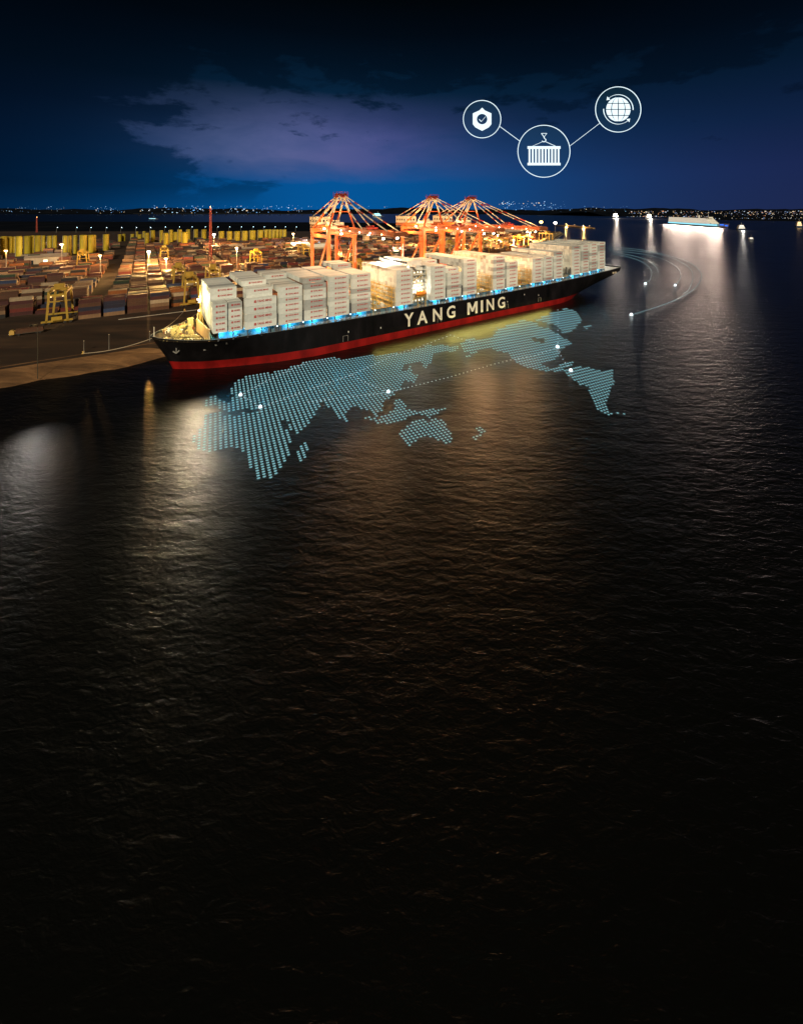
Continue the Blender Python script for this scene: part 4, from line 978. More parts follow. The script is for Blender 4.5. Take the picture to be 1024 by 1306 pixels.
mast_px(690, 297, 283, 'left one of the two flaring lamp masts near the end of the quay', m='lamp_orange', r=4.4, energy=700000, heads=3)  # both masts: lamp balls oversized to imitate the glare around them
mast_px(708, 297, 284, 'right one of the two flaring lamp masts near the end of the quay', m='lamp_white', r=3.8, energy=700000, heads=3)
mast_px(541, 318, 306, 'floodlight mast behind the middle orange crane', energy=120000)
# distant street lamps on the back road
for k, px in enumerate((72, 97, 115, 135, 154, 173, 191, 210, 228, 244, 261, 277, 292, 307, 322, 336, 350, 363, 377)):
    g = G(px, 296.5, 2.2) if px < 200 else G(px, 294.5, 2.2)
    o = thing('street_lamp', f'small bluish street lamp, {ORD[k + 1]} from the left in the row on the back road', 'street lamp', g, 0, 'bluish street lamps behind the silos')
    h = 17 if px < 200 else 15
    mb = MB(); mb.cyl(0, 0, 0, h, .35, 6, .2); mb.tube([(0, 0, h), (1.2, 0, h + .9), (3, 0, h + 1.1)], .2, 5); mb.build('pole', 'mast', o)
    mb = MB(); mb.ball((3.2, 0, h + .9), .95); mb.build('lamp', 'lamp_cool', o)
# red and white chimney-like lattice towers
def lattice(px, pyb, pyt, lab):
    g = G(px, pyb, 3); h = (pyb - pyt) * g.y / 500; o = thing('radio_tower', lab, 'tower', g, .3, 'red lattice towers behind the yard'); wd = 1.7
    mb = MB()
    for sx_ in (-1, 1):
        for sy in (-1, 1): mb.bar((sx_ * wd, sy * wd, 0), (sx_ * wd * .5, sy * wd * .5, h), .55)
    nb = int(h / 4)
    for k in range(nb):
        a, b = k * h / nb, (k + 1) * h / nb; wa, wb_ = wd * (1 - .5 * k / nb), wd * (1 - .5 * (k + 1) / nb)
        for sg in (-1, 1): mb.bar((-wa, sg * wa, a), (wb_, sg * wb_, b), .35); mb.bar((sg * wa, -wa, a), (sg * wb_, wb_, b), .35); mb.bar((-wb_, sg * wb_, b), (wb_, sg * wb_, b), .3)
    mb.build('lattice', 'tower_red', o)
    mb = MB(); mb.cyl(0, 0, h, h + 3, .3, 6); mb.build('top_light', 'lamp_orange', o)
lattice(268.5, 330, 265, 'tall slender red lattice tower beside the starry floodlight mast'); lattice(47, 296, 277, 'short dim red lattice tower behind the left silos')
# sheds and lit buildings
def shed(px, pyb, w_, d_, h, lab, lit=False, roofm='shed_roof'):
    g = G(px, pyb, 3); o = thing('warehouse', lab, 'warehouse', g, TH, 'low sheds in the terminal')
    mb = MB(); mb.box(-w_ / 2, w_ / 2, 0, d_, 0, h); mb.build('wall', 'shed', o)
    mb = MB(); e = .6; mb.v = [(-w_ / 2 - e, -e, h), (w_ / 2 + e, -e, h), (w_ / 2 + e, d_ + e, h), (-w_ / 2 - e, d_ + e, h), (-w_ / 2 - e, d_ / 2, h + d_ * .16), (w_ / 2 + e, d_ / 2, h + d_ * .16)]
    mb.f = [(0, 1, 5, 4), (2, 3, 4, 5), (0, 4, 3), (1, 2, 5), (3, 2, 1, 0)]; mb.build('roof', roofm, o)
    for k in range(max(2, int(w_ / 12))):
        x = -w_ / 2 + (k + .5) * w_ / max(2, int(w_ / 12)); mb = MB(); mb.box(x - 2.2, x + 2.2, -.12, -.02, 0, h * .62); mb.build('loading_door', 'win_lit' if lit and k % 2 else 'glass', o)
shed(294, 320, 46, 24, 8, 'low pale shed right of the starry floodlight mast', True); shed(330, 322, 60, 20, 7, 'long low shed with pale roof below the bright silo row')
shed(385, 318, 34, 26, 9, 'lit white shed left of the first orange crane', True, 'ship_white'); shed(408, 322, 50, 30, 10, 'bright lit shed seen through the first orange crane', True, 'ship_white')
shed(58, 336, 44, 26, 9, 'low broad shed under the left silos', True, 'shed_roof'); shed(655, 300, 90, 40, 10, 'long shed behind the rightmost crane', True); shed(600, 302, 90, 40, 10, 'long shed behind the two right cranes', True)
for (px, py, e, c) in ((398, 312, 200000, (.75, .88, 1)), (385, 314, 120000, (.7, .9, 1)), (505, 322, 150000, (1, .85, .6)), (58, 330, 60000, (1, .9, .6))): g = G(px, py, 3); lamp('POINT', g + Vector((0, -14, 12)), e, c, .6)
# yard trucks on the apron
def truck(s, n, rz, lab, kd):
    o = thing('yard_truck', lab, 'truck', W(s, n, 3), TH + rz, 'trucks on the apron')
    mb = MB(); mb.box(0, 2.2, -1.2, 1.2, .9, 3.2); mb.box(.2, 1.6, -1.1, 1.1, 3.2, 3.5); mb.build('cab', 'truck', o)
    mb = MB(); mb.box(2.0, 15.2, -1.1, 1.1, .9, 1.25); mb.build('trailer', 'gear_dark', o)
    for x in (.9, 4.2, 12.2, 13.6):
        mb = MB(); mb.tube([(x, -1.25, .5), (x, 1.25, .5)], .5, 10); mb.build('wheel', 'tyre', o)
    mb = MB()
    for y in (-.8, .8): mb.box(-.06, 0, y - .2, y + .2, 1.2, 1.45)
    mb.build('headlight', 'lamp_white', o)
    if kd:
        c = link('truck_container', YM[kd]); tag(c, f'{kd} container riding on the trailer of a yard truck', 'container'); m_ = Matrix.Rotation(TH + rz, 4, 'Z'); c.location = W(s, n, 3) + (m_ @ Vector((2.8, -1.22, 1.26))); c.rotation_euler = (0, 0, TH + rz)
truck(-66, 322, 0, 'yard truck on the dark apron in front of the lower left gantry', 'brown')
truck(40, 290, math.pi, 'yard truck on the apron behind the bow, heading right', None)

# ------------------------------------------------------------------ ships and boats across the water
def boat_body(mb, ln, bm_, h, bow=.25, sheer=.4):
    """one hull, bow towards +x"""
    st = [(-.5, .8, 0), (-.3, 1, 0), (.1, 1, 0), (.5 - bow * .6, .7, .3), (.5 - bow * .2, .35, .7), (.5, .02, 1)]; i0 = len(mb.v)
    for (u, b, sh) in st:
        for (q, z) in ((-1, h * (1 + sheer * sh)), (-.75, 0), (.75, 0), (1, h * (1 + sheer * sh))): mb.v.append((u * ln + (0 if z else -ln * .02 * sh), q * b * bm_ / 2, z))
    for k in range(len(st) - 1):
        for j in range(3): a = i0 + k * 4 + j; mb.f.append((a, a + 4, a + 5, a + 1))
        a = i0 + k * 4; mb.f.append((a, a + 3, a + 7, a + 4))
    mb.f.append((i0, i0 + 1, i0 + 2, i0 + 3))
M['cruise_lit'] = glow('cruise_cabin_lights', (1, .86, .68), 1.15); M['cruise_cyan'] = glow('cruise_hull_lights', (.30, .78, .95), 1.2); M['blue_lit'] = glow('blue_lights', (.02, .16, .9), 1.6)
a, b = G(855, 285.4, 0), G(930, 290.6, 0); ln = (b - a).length; rz = math.atan2(b.y - a.y, b.x - a.x)
o = thing('cruise_ship', 'long brightly lit white passenger ship with cyan hull lights on the right water', 'ship', (a + b) / 2, rz)
mb = MB(); boat_body(mb, ln, 38, 15, .2, .3); mb.build('hull', 'boat_white', o)
mb = MB(); mb.box(-ln * .47, ln * .40, -19.3, -19.05, 7.5, 14.0); mb.build('hull_lights', 'cruise_cyan', o)
for k in range(7):
    z = 15.3 + k * 3.6; f = 1 - .012 * k
    mb = MB(); mb.box(-ln * .48 + k * .8, ln * (.30 - .012 * k), -17 + k * .3, 17 - k * .3, z, z + 3.4); mb.build('deck_tier', 'boat_white', o)
    mb = MB(); n_ = 44
    for q in range(n_):
        x = -ln * .47 + q * ln * .76 / n_
        if x + 4 < ln * (.30 - .012 * k): mb.box(x, x + ln * .76 / n_ * .74, -17 + k * .3 - .25, -17 + k * .3 - .05, z + .6, z + 2.9)
    mb.build('cabin_windows', 'cruise_lit', o)
mb = MB(); mb.box(ln * .16, ln * .24, -9, 9, 40.6, 47); mb.cyl(ln * .05, 0, 40.6, 54, 4, 10, 3); mb.build('funnel', 'boat_white', o)
mb = MB(); mb.cyl(ln * .2, 0, 47, 60, .7, 6); mb.build('mast', 'boat_white', o)
mb = MB(); mb.box(ln * .32, ln * .46, -10.5, -10.2, 11, 15.4); mb.box(ln * .42, ln * .49, -5, -4.7, 8, 13); mb.build('bow_lights', 'blue_lit', o)
mb = MB(); mb.box(-ln * .5 - .4, -ln * .5 - .1, -14, 14, 6, 10); mb.build('stern_lights', 'blue_lit', o)
def ferry(px, py, wpx, lab, m='lamp_white', levels=3, hpx=6):
    g = G(px, py, 0); ln = wpx * g.y / 500; h = hpx * g.y / 500
    o = thing('ferry_boat', lab, 'boat', g, 0, 'lit vessels on the far water'); mb = MB(); boat_body(mb, ln, ln * .28, h * .3, .3, .3); mb.build('hull', 'boat_hull', o)
    for k in range(levels):
        mb = MB(); mb.box(-ln * (.42 - .05 * k), ln * (.30 - .07 * k), -ln * .12, ln * .12, h * (.3 + .22 * k), h * (.5 + .22 * k)); mb.build('cabin', 'boat_white', o)
        mb = MB(); nw = 7
        for q in range(nw): x = -ln * (.40 - .05 * k) + q * ln * (.68 - .12 * k) / nw; mb.box(x, x + ln * .06, -ln * .123, -ln * .121, h * (.34 + .22 * k), h * (.48 + .22 * k))
        mb.build('lit_windows', m, o)
    mb = MB(); mb.cyl(0, 0, h * .95, h * 1.4, ln * .01, 6); mb.build('mast', 'boat_white', o)
    return g, h
FV = [ferry(785, 277.8, 9.5, 'left one of two far ferries with blazing lights and a pale reflection'), ferry(828, 278.6, 8.5, 'right one of two far ferries with blazing lights, left of the passenger ship')]
M['lit_soft'] = glow('lit_soft', (1, .93, .8), 1.6); M['lit_orange'] = glow('lit_orange', (1, .6, .25), 2.5); M['lit_cyan'] = glow('lit_cyan', (.25, .8, 1), 3)
ferry(945.5, 293.2, 11.5, 'small white tug in front of the passenger ship bow', 'lit_soft', 3, 7); ferry(958, 306, 6.5, 'smallest pale motor boat, nearest on the right water', 'lit_soft', 2, 5)
ferry(1019, 290, 9, 'orange lit boat at the right edge of the picture', 'lit_orange', 3, 8)
ferry(482, 276.5, 15, 'far vessel lit bright cyan behind the first orange crane', 'lit_cyan', 3, 5); ferry(196, 279.5, 12, 'far vessel with faint bluish lights on the left water', 'lit_cyan', 1, 3)
ferry(415, 272.5, 8, 'tiny far cyan lit vessel left of the first crane apex', 'lit_cyan', 2, 3.5)
# lamps along the jetty
for k, (px, py) in enumerate(((722, 287.6), (733, 288.4), (744, 289.4), (752, 290))):
    g = G(px, py, 4); light_mast(g, 7, f'low warm lamp post, {ORD[k + 1]} from the left on the rocky jetty', energy=0 if k % 2 else 60000, heads=1, r=.8, group='lamp posts on the jetty')

# ------------------------------------------------------------------ glowing map and signs
M['map_dot'] = glow('map_dots', (.38, .78, .84), .78, .7); M['map_line'] = glow('map_routes', (.75, .95, 1), .62); M['map_mark'] = glow('map_markers', (.85, .97, 1), 3.0)
M['trail'] = glow('light_trails', (.45, .85, .92), .55, .38); M['sign'] = glow('sign_white', (.78, .95, 1), 1.25); M['sign_disc'] = glow('sign_disc', (.10, .36, .50), .40, .05)
M['sign_halo'] = glow('sign_soft', (.35, .72, .9), .7, .30)
def c1(x, y): return (230 + x / 3.413, 370 + y / 3.413)
def c2(x, y): return (420 + x / 4.876, 370 + y / 4.876)
def c3(x, y): return (570 + x / 3.938, 370 + y / 3.938)
def ground(pts, tf): return [tuple(G(*tf(*p)).xy) for p in pts]
EURASIA = [c1(*p) for p in [(52, 640), (75, 607), (105, 582), (98, 548), (130, 536), (165, 540), (175, 520), (150, 505), (95, 512), (98, 484), (148, 454), (165, 476), (188, 486), (212, 488), (228, 462), (212, 440), (240, 398), (285, 374), (340, 360), (400, 360), (440, 348), (520, 320), (600, 300), (690, 285)]]
EURASIA += [c2(*p) for p in [(20, 428), (120, 425), (250, 405), (330, 402), (420, 390), (470, 392), (520, 372), (600, 348), (712, 335), (722, 350), (800, 348), (795, 378), (720, 386), (645, 398), (640, 432), (605, 496), (585, 470), (575, 440), (500, 452), (470, 462), (440, 500), (480, 500), (505, 470), (520, 520), (560, 522), (545, 560), (518, 588), (498, 570), (470, 560), (440, 600), (455, 632), (425, 625), (395, 628), (412, 660), (372, 668), (345, 700), (322, 735), (330, 760), (300, 770), (300, 790), (280, 800), (255, 770), (240, 745), (190, 742), (165, 722), (130, 745), (98, 762), (132, 812), (112, 818), (60, 795), (28, 770), (0, 730), (-40, 700)]]
EURASIA += [c1(*p) for p in [(585, 545), (545, 605), (500, 640), (478, 660), (485, 715), (462, 730), (465, 748), (440, 762), (430, 800), (410, 815), (335, 832), (312, 780), (290, 775), (278, 700), (258, 710), (240, 680), (180, 692), (120, 710), (80, 700), (55, 668)]]
HOLES = [[c1(*p) for p in [(190, 528), (255, 528), (262, 548), (190, 546)]], [c1(*p) for p in [(452, 568), (478, 575), (470, 592), (448, 585)]], [c1(*p) for p in [(262, 522), (335, 520), (330, 532), (262, 536)]], [c1(*p) for p in [(425, 560), (440, 560), (505, 640), (490, 650)]],
         [c1(*p) for p in [(120, 520), (165, 512), (172, 535), (120, 530)]]]
AMERICA = [c3(*p) for p in [(60, 265), (110, 248), (230, 235), (250, 200), (330, 165), (390, 150), (440, 160), (470, 185), (520, 195), (560, 225), (630, 262), (610, 280), (562, 300), (565, 325), (545, 350), (490, 358), (480, 375), (520, 390), (575, 375), (630, 355), (635, 372), (580, 395), (582, 412), (490, 407), (430, 400), (360, 370), (320, 340), (310, 320), (270, 312), (230, 295), (150, 310), (130, 325), (95, 345), (85, 335), (120, 318), (80, 310)]]
HUDSON = [c3(*p) for p in [(430, 242), (488, 245), (490, 264), (440, 262)]]
GREEN = [c3(*p) for p in [(440, 150), (520, 115), (600, 90), (655, 110), (675, 150), (650, 185), (610, 220), (580, 215), (555, 175), (500, 165)]]
ICE = [c3(*p) for p in [(685, 182), (715, 173), (730, 184), (700, 194)]]
SAM = [c3(*p) for p in [(592, 400), (640, 383), (700, 385), (770, 405), (832, 402), (838, 465), (817, 520), (800, 555), (802, 590), (832, 622), (800, 630), (748, 595), (720, 530), (712, 490), (660, 472), (620, 442), (590, 415)]]
FALK = [c3(*p) for p in [(848, 618), (888, 612), (890, 625), (852, 632)]]
AUS = [c2(*p) for p in [(418, 900), (485, 850), (508, 828), (570, 795), (612, 830), (640, 795), (662, 803), (705, 808), (735, 850), (762, 890), (757, 962), (720, 955), (660, 925), (600, 905), (560, 922), (492, 975), (468, 965), (458, 930)]]
INDO = [c2(*p) for p in [(205, 795), (250, 783), (300, 800), (330, 788), (380, 760), (400, 738), (405, 690), (430, 675), (472, 715), (485, 745), (530, 742), (570, 757), (660, 738), (735, 733), (735, 748), (680, 760), (672, 775), (640, 782), (645, 806), (600, 785), (560, 772), (500, 784), (460, 815), (380, 838), (310, 834), (250, 805)]]
NZ = [c2(*p) for p in [(908, 855), (935, 848), (968, 878), (942, 912), (910, 932), (888, 912), (928, 893)]]
MADA = [c1(*p) for p in [(508, 700), (542, 662), (562, 688), (545, 728), (520, 757)]]
def inside(x, y, poly):
    c = False; j = len(poly) - 1
    for i in range(len(poly)):
        if (poly[i][1] > y) != (poly[j][1] > y) and x < (poly[j][0] - poly[i][0]) * (y - poly[i][1]) / (poly[j][1] - poly[i][1]) + poly[i][0]: c = not c
        j = i
    return c
mapo = thing('dotted_world_map', 'glowing pale cyan dotted map of the world spread flat on the dark water', 'map', G(520, 480, 0))
m0 = mapo.location
CA = TH - rad(8)
def dots(name, poly_px, holes=(), A=1.62, B0=1.55, v0=140, pw=1.7):
    poly = [tuple(G(*p).xy) for p in poly_px]; hs = [[tuple(G(*p).xy) for p in h] for h in holes]
    ca, sa = math.cos(CA), math.sin(CA); uv = [(ca * x + sa * y, -sa * x + ca * y) for x, y in poly]
    u0, u1 = min(p[0] for p in uv), max(p[0] for p in uv); va, vb = min(p[1] for p in uv), max(p[1] for p in uv)
    mb = MB(); v = va + .2
    while v < vb:                                             # rows open out with distance from the near edge
        B = B0 * (v / v0) ** pw
        for i in range(int(u0 / A) - 1, int(u1 / A) + 2):
            u = i * A; x, y = ca * u - sa * v, sa * u + ca * v
            if not inside(x, y, poly) or any(inside(x, y, h) for h in hs): continue
            k = len(mb.v)
            for z in (.14, .20):
                for q in range(7):
                    t = 2 * math.pi * q / 7; du, dv = .31 * A * math.cos(t), .28 * B * math.sin(t)
                    mb.v.append((x + ca * du - sa * dv - m0.x, y + sa * du + ca * dv - m0.y, z))
            mb.f.append(tuple(k + 7 + q for q in range(7)))
            for q in range(7): mb.f.append((k + q, k + (q + 1) % 7, k + 7 + (q + 1) % 7, k + 7 + q))
        v += B
    return tag(mb.build(name, 'map_dot', mapo), kind='stuff')
dots('old_world', EURASIA, HOLES); dots('north_america', AMERICA, [HUDSON], 1.7, 3.1, 168, 1.9); dots('greenland', GREEN, (), 1.9, 4.4, 204); dots('iceland', ICE, (), 1.9, 3.5, 190); dots('south_america', SAM, (), 1.5, 2.05, 121); dots('south_atlantic_islands', FALK, (), 1.6, 1.8, 110)
dots('australia', AUS, (), 1.45, 1.5, 121); dots('island_chain', INDO, (), 1.45, 1.6, 130); dots('new_zealand', NZ, (), 1.4, 1.5, 121); dots('madagascar', MADA, (), 1.5, 1.45, 140)
def route(pts, step=5.2):
    mb = MB(); acc = 0.0
    for a, b in zip(pts, pts[1:]):
        l = math.hypot(b[0] - a[0], b[1] - a[1]); q = acc
        while q < l:
            p = G(a[0] + (b[0] - a[0]) * q / l, a[1] + (b[1] - a[1]) * q / l); mb.cyl(p.x - m0.x, p.y - m0.y, .16, .34, .0015 * p.y, 6); q += step
        acc = q - l
    tag(mb.build('dotted_route', 'map_line', mapo), kind='stuff')
route([c1(262, 460), c1(360, 405), c1(480, 348), c1(560, 310)]); route([c1(350, 512), c1(560, 435), c1(740, 372), c1(900, 300), c2(360, 420), c2(540, 362), c2(755, 280), c2(830, 308), c2(940, 340)])
route([c1(740, 372), c1(830, 415), c1(905, 447)]); route([c1(560, 490), c1(700, 470), c1(905, 447)]); route([c2(368, 640), c2(470, 612), c2(740, 545), c2(1024, 462), c3(330, 350), c3(440, 330), c3(555, 290)])
route([c3(557, 100), c3(557, 290)]); route([c3(560, 292), c3(575, 340), c3(622, 405)]); route([c1(262, 460), c1(300, 480), c1(350, 512)])
def marker(px, r, lab):
    g = G(*px); o = tag(None or link('location_marker', None), lab, 'marker', 'glowing location points'); o.location = g
    mb = MB(); mb.ball((0, 0, r * .6), r * .62, 12, 8); mb.build('point', 'map_mark', o)
    mb = MB(); mb.cyl(0, 0, .12, .34, r * .9, 16); mb.build('base_disc', 'map_line', o)
for p, lab in ((c1(262, 460), 'white glowing point at the top left of the dotted map, leftmost of all'), (c1(348, 513), 'white glowing point lower left on the dotted map, second from the left'), (c1(905, 447), 'white glowing point on the east coast of the dotted Asian landmass'),
               (c3(555, 290), 'white glowing point on the dotted North American landmass'), (c3(622, 408), 'white glowing point on top of the dotted South American landmass'), ((805, 402.5), 'bluish glowing point right of the stern, lowest of three on light trails'),
               ((861, 364.5), 'small glowing point at the end of the rightmost light trail'), ((823, 362.5), 'small glowing point nearest the stern at the end of a short light trail')):
    gy = G(*p).y; marker(p, gy * (.0062 if p[0] < 800 else .0042 if p[0] != 805 else .0056), lab)
def c5(x, y): return (680 + x / 2.977, 240 + y / 2.977)
def smooth(pts, n=10):
    out = []; q = [pts[0]] + pts + [pts[-1]]
    for i in range(1, len(q) - 2):
        for k in range(n):
            t = k / n; p = []
            for d in range(2):
                a, b, c, e = q[i - 1][d], q[i][d], q[i + 1][d], q[i + 2][d]; p.append(.5 * ((2 * b) + (c - a) * t + (2 * a - 5 * b + 4 * c - e) * t * t + (3 * b - a - 3 * c + e) * t ** 3))
            out.append(tuple(p))
    return out + [pts[-1]]
TR = [([(282, 222), (400, 232), (500, 252), (590, 280), (638, 325), (618, 375), (560, 415), (480, 448), (372, 482)], 'longest light trail, sweeping outermost from the stern to the lowest point'),
      ([(285, 229), (420, 241), (520, 262), (590, 300), (606, 340), (590, 385), (570, 400)], 'second outermost light trail curving over the water off the stern'),
      ([(285, 235), (410, 249), (490, 268), (545, 300), (560, 335), (540, 370)], 'light trail ending in the rightmost small glowing point'),
      ([(300, 250), (350, 258), (410, 278), (447, 310), (445, 345), (421, 363)], 'short light trail ending in the glowing point nearest the stern'),
      ([(300, 243), (370, 254), (430, 272), (465, 298), (475, 321)], 'short light trail off the stern with no point at its end')]
for pts, lab in TR:
    g = [G(*c5(*p)) for p in smooth(pts)]; mb = MB(); n = len(g)
    i0 = None
    for k, p in enumerate(g):
        d = (g[min(k + 1, n - 1)] - g[max(k - 1, 0)]).normalized(); s_ = Vector((-d.y, d.x, 0)); wd = .0003 * p.y * (1.0 if k > 2 else .4)
        for sg, z in ((-1, .15), (1, .15), (1, .5), (-1, .5)): q = p + s_ * sg * wd; mb.v.append((q.x, q.y, z))
    for k in range(n - 1):
        for j in range(4): a = k * 4 + j; mb.f.append((a, a + 4, k * 4 + 4 + (j + 1) % 4, k * 4 + (j + 1) % 4))
    tag(mb.build('light_trail', 'trail'), lab, 'light trail', 'pale light trails off the stern')

# three round luminous signs hanging in the sky beyond the quay, joined by two rods
YS = 1200.0
def sky_pt(px, py): return Vector(((px - 512) * YS / 500, YS, CAM_Z - (py - 268) * YS / 500))
U = YS / 500                                     # metres per picture unit at the signs
def badge(px, py, r, lab):
    o = thing('luminous_sign', lab, 'sign', sky_pt(px, py), 0, 'round luminous signs in the sky')
    R_ = r * U; mb = MB(); n = 72
    for k in range(n):
        t = 2 * math.pi * k / n
        for rr, yy in ((R_ - .40 * U, -.6), (R_ + .40 * U, -.6), (R_ + .40 * U, .6), (R_ - .40 * U, .6)): mb.v.append((rr * math.cos(t), yy, rr * math.sin(t)))
    for k in range(n):
        for j in range(4): mb.f.append((k * 4 + j, k * 4 + (j + 1) % 4, ((k + 1) % n) * 4 + (j + 1) % 4, ((k + 1) % n) * 4 + j))
    mb.build('ring', 'sign', o)
    mb = MB(); mb.tube([(0, .8, 0), (0, 1.4, 0)], R_ - .6 * U, 64); mb.build('backing_disc', 'sign_disc', o)
    return o
def flat(mb, pts, y0=-1.2, y1=-.2):
    n = len(pts); i = len(mb.v); mb.v += [(p[0] * U, y0, p[1] * U) for p in pts] + [(p[0] * U, y1, p[1] * U) for p in pts]
    mb.f += [tuple(i + k for k in range(n)), tuple(i + n + k for k in reversed(range(n)))] + [(i + k, i + n + k, i + n + (k + 1) % n, i + (k + 1) % n) for k in range(n)]
def stroke(mb, pts, w_):
    for a, b in zip(pts, pts[1:]): mb.bar((a[0] * U, -.7, a[1] * U), (b[0] * U, -.7, b[1] * U), w_ * U, 1.0)
def tick_ring(mb, pts_out, pts_in):
    n = len(pts_out); i = len(mb.v)
    for y in (-1.2, -.2):
        mb.v += [(p[0] * U, y, p[1] * U) for p in pts_out] + [(p[0] * U, y, p[1] * U) for p in pts_in]
    for k in range(n):
        k2 = (k + 1) % n
        mb.f += [(i + k, i + k2, i + n + k2, i + n + k), (i + 2 * n + k, i + 3 * n + k, i + 3 * n + k2, i + 2 * n + k2), (i + k, i + 2 * n + k, i + 2 * n + k2, i + k2), (i + n + k, i + n + k2, i + 3 * n + k2, i + 3 * n + k)]
b1 = badge(614.7, 151.4, 23.9, 'small round luminous sign with a shield and tick mark, leftmost of three')
def shield_r(t):                                  # outline of the shield around the round hole
    a = math.degrees(t) % 360; pts = [(0, 14.6), (3.5, 11), (11.8, 7.3), (11.8, -6.5), (8.5, -10.5), (0, -15), (-8.5, -10.5), (-11.8, -6.5), (-11.8, 7.3), (-3.5, 11)]
    best = None; dx, dy = math.cos(t), math.sin(t)
    for p, q in zip(pts, pts[1:] + pts[:1]):
        ex, ey = q[0] - p[0], q[1] - p[1]; den = dx * ey - dy * ex
        if abs(den) < 1e-9: continue
        l = (p[0] * ey - p[1] * ex) / den; m_ = (p[0] * dy - p[1] * dx) / den
        if l > 0 and -1e-6 <= m_ <= 1 + 1e-6: best = l if best is None else max(best, l)
    return best
mb = MB(); nn = 80; o_ = [(shield_r(2 * math.pi * k / nn + .01) * math.cos(2 * math.pi * k / nn + .01), shield_r(2 * math.pi * k / nn + .01) * math.sin(2 * math.pi * k / nn + .01)) for k in range(nn)]
i_ = [(6.7 * math.cos(2 * math.pi * k / nn + .01), 6.7 * math.sin(2 * math.pi * k / nn + .01)) for k in range(nn)]
tick_ring(mb, o_, i_); mb.build('shield', 'sign', b1)
mb = MB(); stroke(mb, [(-3.8, -.3), (-1.0, -3.2), (4.2, 3.0)], 1.5); mb.build('tick_mark', 'sign', b1)
b2 = badge(693.6, 192.4, 33.2, 'largest round luminous sign showing a freight container hanging from a hook')
mb = MB(); flat(mb, [(-21, 3.0), (21, 3.0), (21, 6.4), (-21, 6.4)]); flat(mb, [(-21, -18), (21, -18), (21, -14.8), (-21, -14.8)])
for k in range(10): x = -18.5 + k * 4.11; flat(mb, [(x - 1.05, -14.8), (x + 1.05, -14.8), (x + 1.05, 3.0), (x - 1.05, 3.0)], -1.15, -.25)
mb.build('container_icon', 'sign', b2)
mb = MB(); stroke(mb, [(-14.5, 6.6), (-1.5, 12.4), (1.5, 12.4), (14.5, 6.6)], .9); stroke(mb, [(-3.4, 22.8), (3.6, 22.8), (0, 18.2), (-3.4, 22.8)], 1.0)
stroke(mb, [(0, 18.4), (.3, 16.6), (2.2, 15.2), (2.2, 13.2), (.6, 11.8), (-1.4, 12.0), (-2.4, 13.4)], 1.1); mb.build('hook_icon', 'sign', b2)
b3 = badge(788.3, 139.0, 28.9, 'round luminous sign with a globe and circling arrows, rightmost and highest')
mb = MB(); RG = 15.5; NS = 6
# globe: white caps and lunes separated by dark meridians and parallels
lon = [-1, -.62, -.04, .04, .62, 1]; lat = [-.97, -.60, -.52, -.04, .04, .52, .60, .97]
for (y0, y1) in ((-.97, -.53), (-.46, -.035), (.035, .46), (.53, .97)):
    for (a, b) in ((-.995, -.60), (-.52, -.045), (.045, .52), (.60, .995)):
        pts = []
        for k in range(NS + 1): y = y0 + (y1 - y0) * k / NS; pts.append((a * math.sqrt(max(0, 1 - y * y)) * RG, y * RG))
        for k in range(NS, -1, -1): y = y0 + (y1 - y0) * k / NS; pts.append((b * math.sqrt(max(0, 1 - y * y)) * RG, y * RG))
        flat(mb, pts)
mb.build('globe_icon', 'sign', b3)
mb = MB()
for a0, a1 in ((-2, 132), (178, 312)): stroke(mb, [(18.8 * math.cos(rad(a0 + (a1 - a0) * k / 24)), 18.8 * math.sin(rad(a0 + (a1 - a0) * k / 24))) for k in range(25)], 1.0)
for a in (134, 314):
    c, s_ = math.cos(rad(a)), math.sin(rad(a)); tx, ty = -s_, c
    flat(mb, [(18.8 * c + tx * 2.6, 18.8 * s_ + ty * 2.6), (16.2 * c - tx * 1.2, 16.2 * s_ - ty * 1.2), (21.4 * c - tx * 1.2, 21.4 * s_ - ty * 1.2)])
mb.build('circling_arrows', 'sign', b3)
for (a, b, lab) in (((637.5, 160.8), (662.5, 179.2), 'thin luminous rod joining the shield sign to the container sign'), ((726.5, 185.8), (764.5, 156.8), 'thin luminous rod joining the container sign to the globe sign')):
    p, q = sky_pt(*a), sky_pt(*b); mb = MB(); mb.bar(Vector((0, 0, 0)), q - p, 1.0 * U, 1.0); o = tag(mb.build('luminous_rod', 'sign'), lab, 'rod', 'luminous rods between the signs'); o.location = p

# ------------------------------------------------------------------ ship and quay lamps, and lamps added for the water
WARM, YEL, WHT, CYN = (1, .62, .30), (1, .78, .34), (1, .90, .74), (.3, .75, 1)
# forecastle work lights
for (x, y, z, e) in ((24.0, 0, 33, 9000), (23.5, 7, 33, 9000), (18, -8, 24, 2600), (14, 6, 24, 2200), (10, 0, 23, 1500)): lamp('POINT', W(x, SC + y, z), e * 1.4, YEL, .35)
v = W(23.6, SC - 1, 34); l = lamp('SPOT', v, 80000, (1, .82, .60), .6, spot_size=rad(44), spot_blend=1.0); l.rotation_euler = (G(236, 610) - v).to_track_quat('-Z', 'Y').to_euler()  # spot added on the foremast to brighten the water below the bow
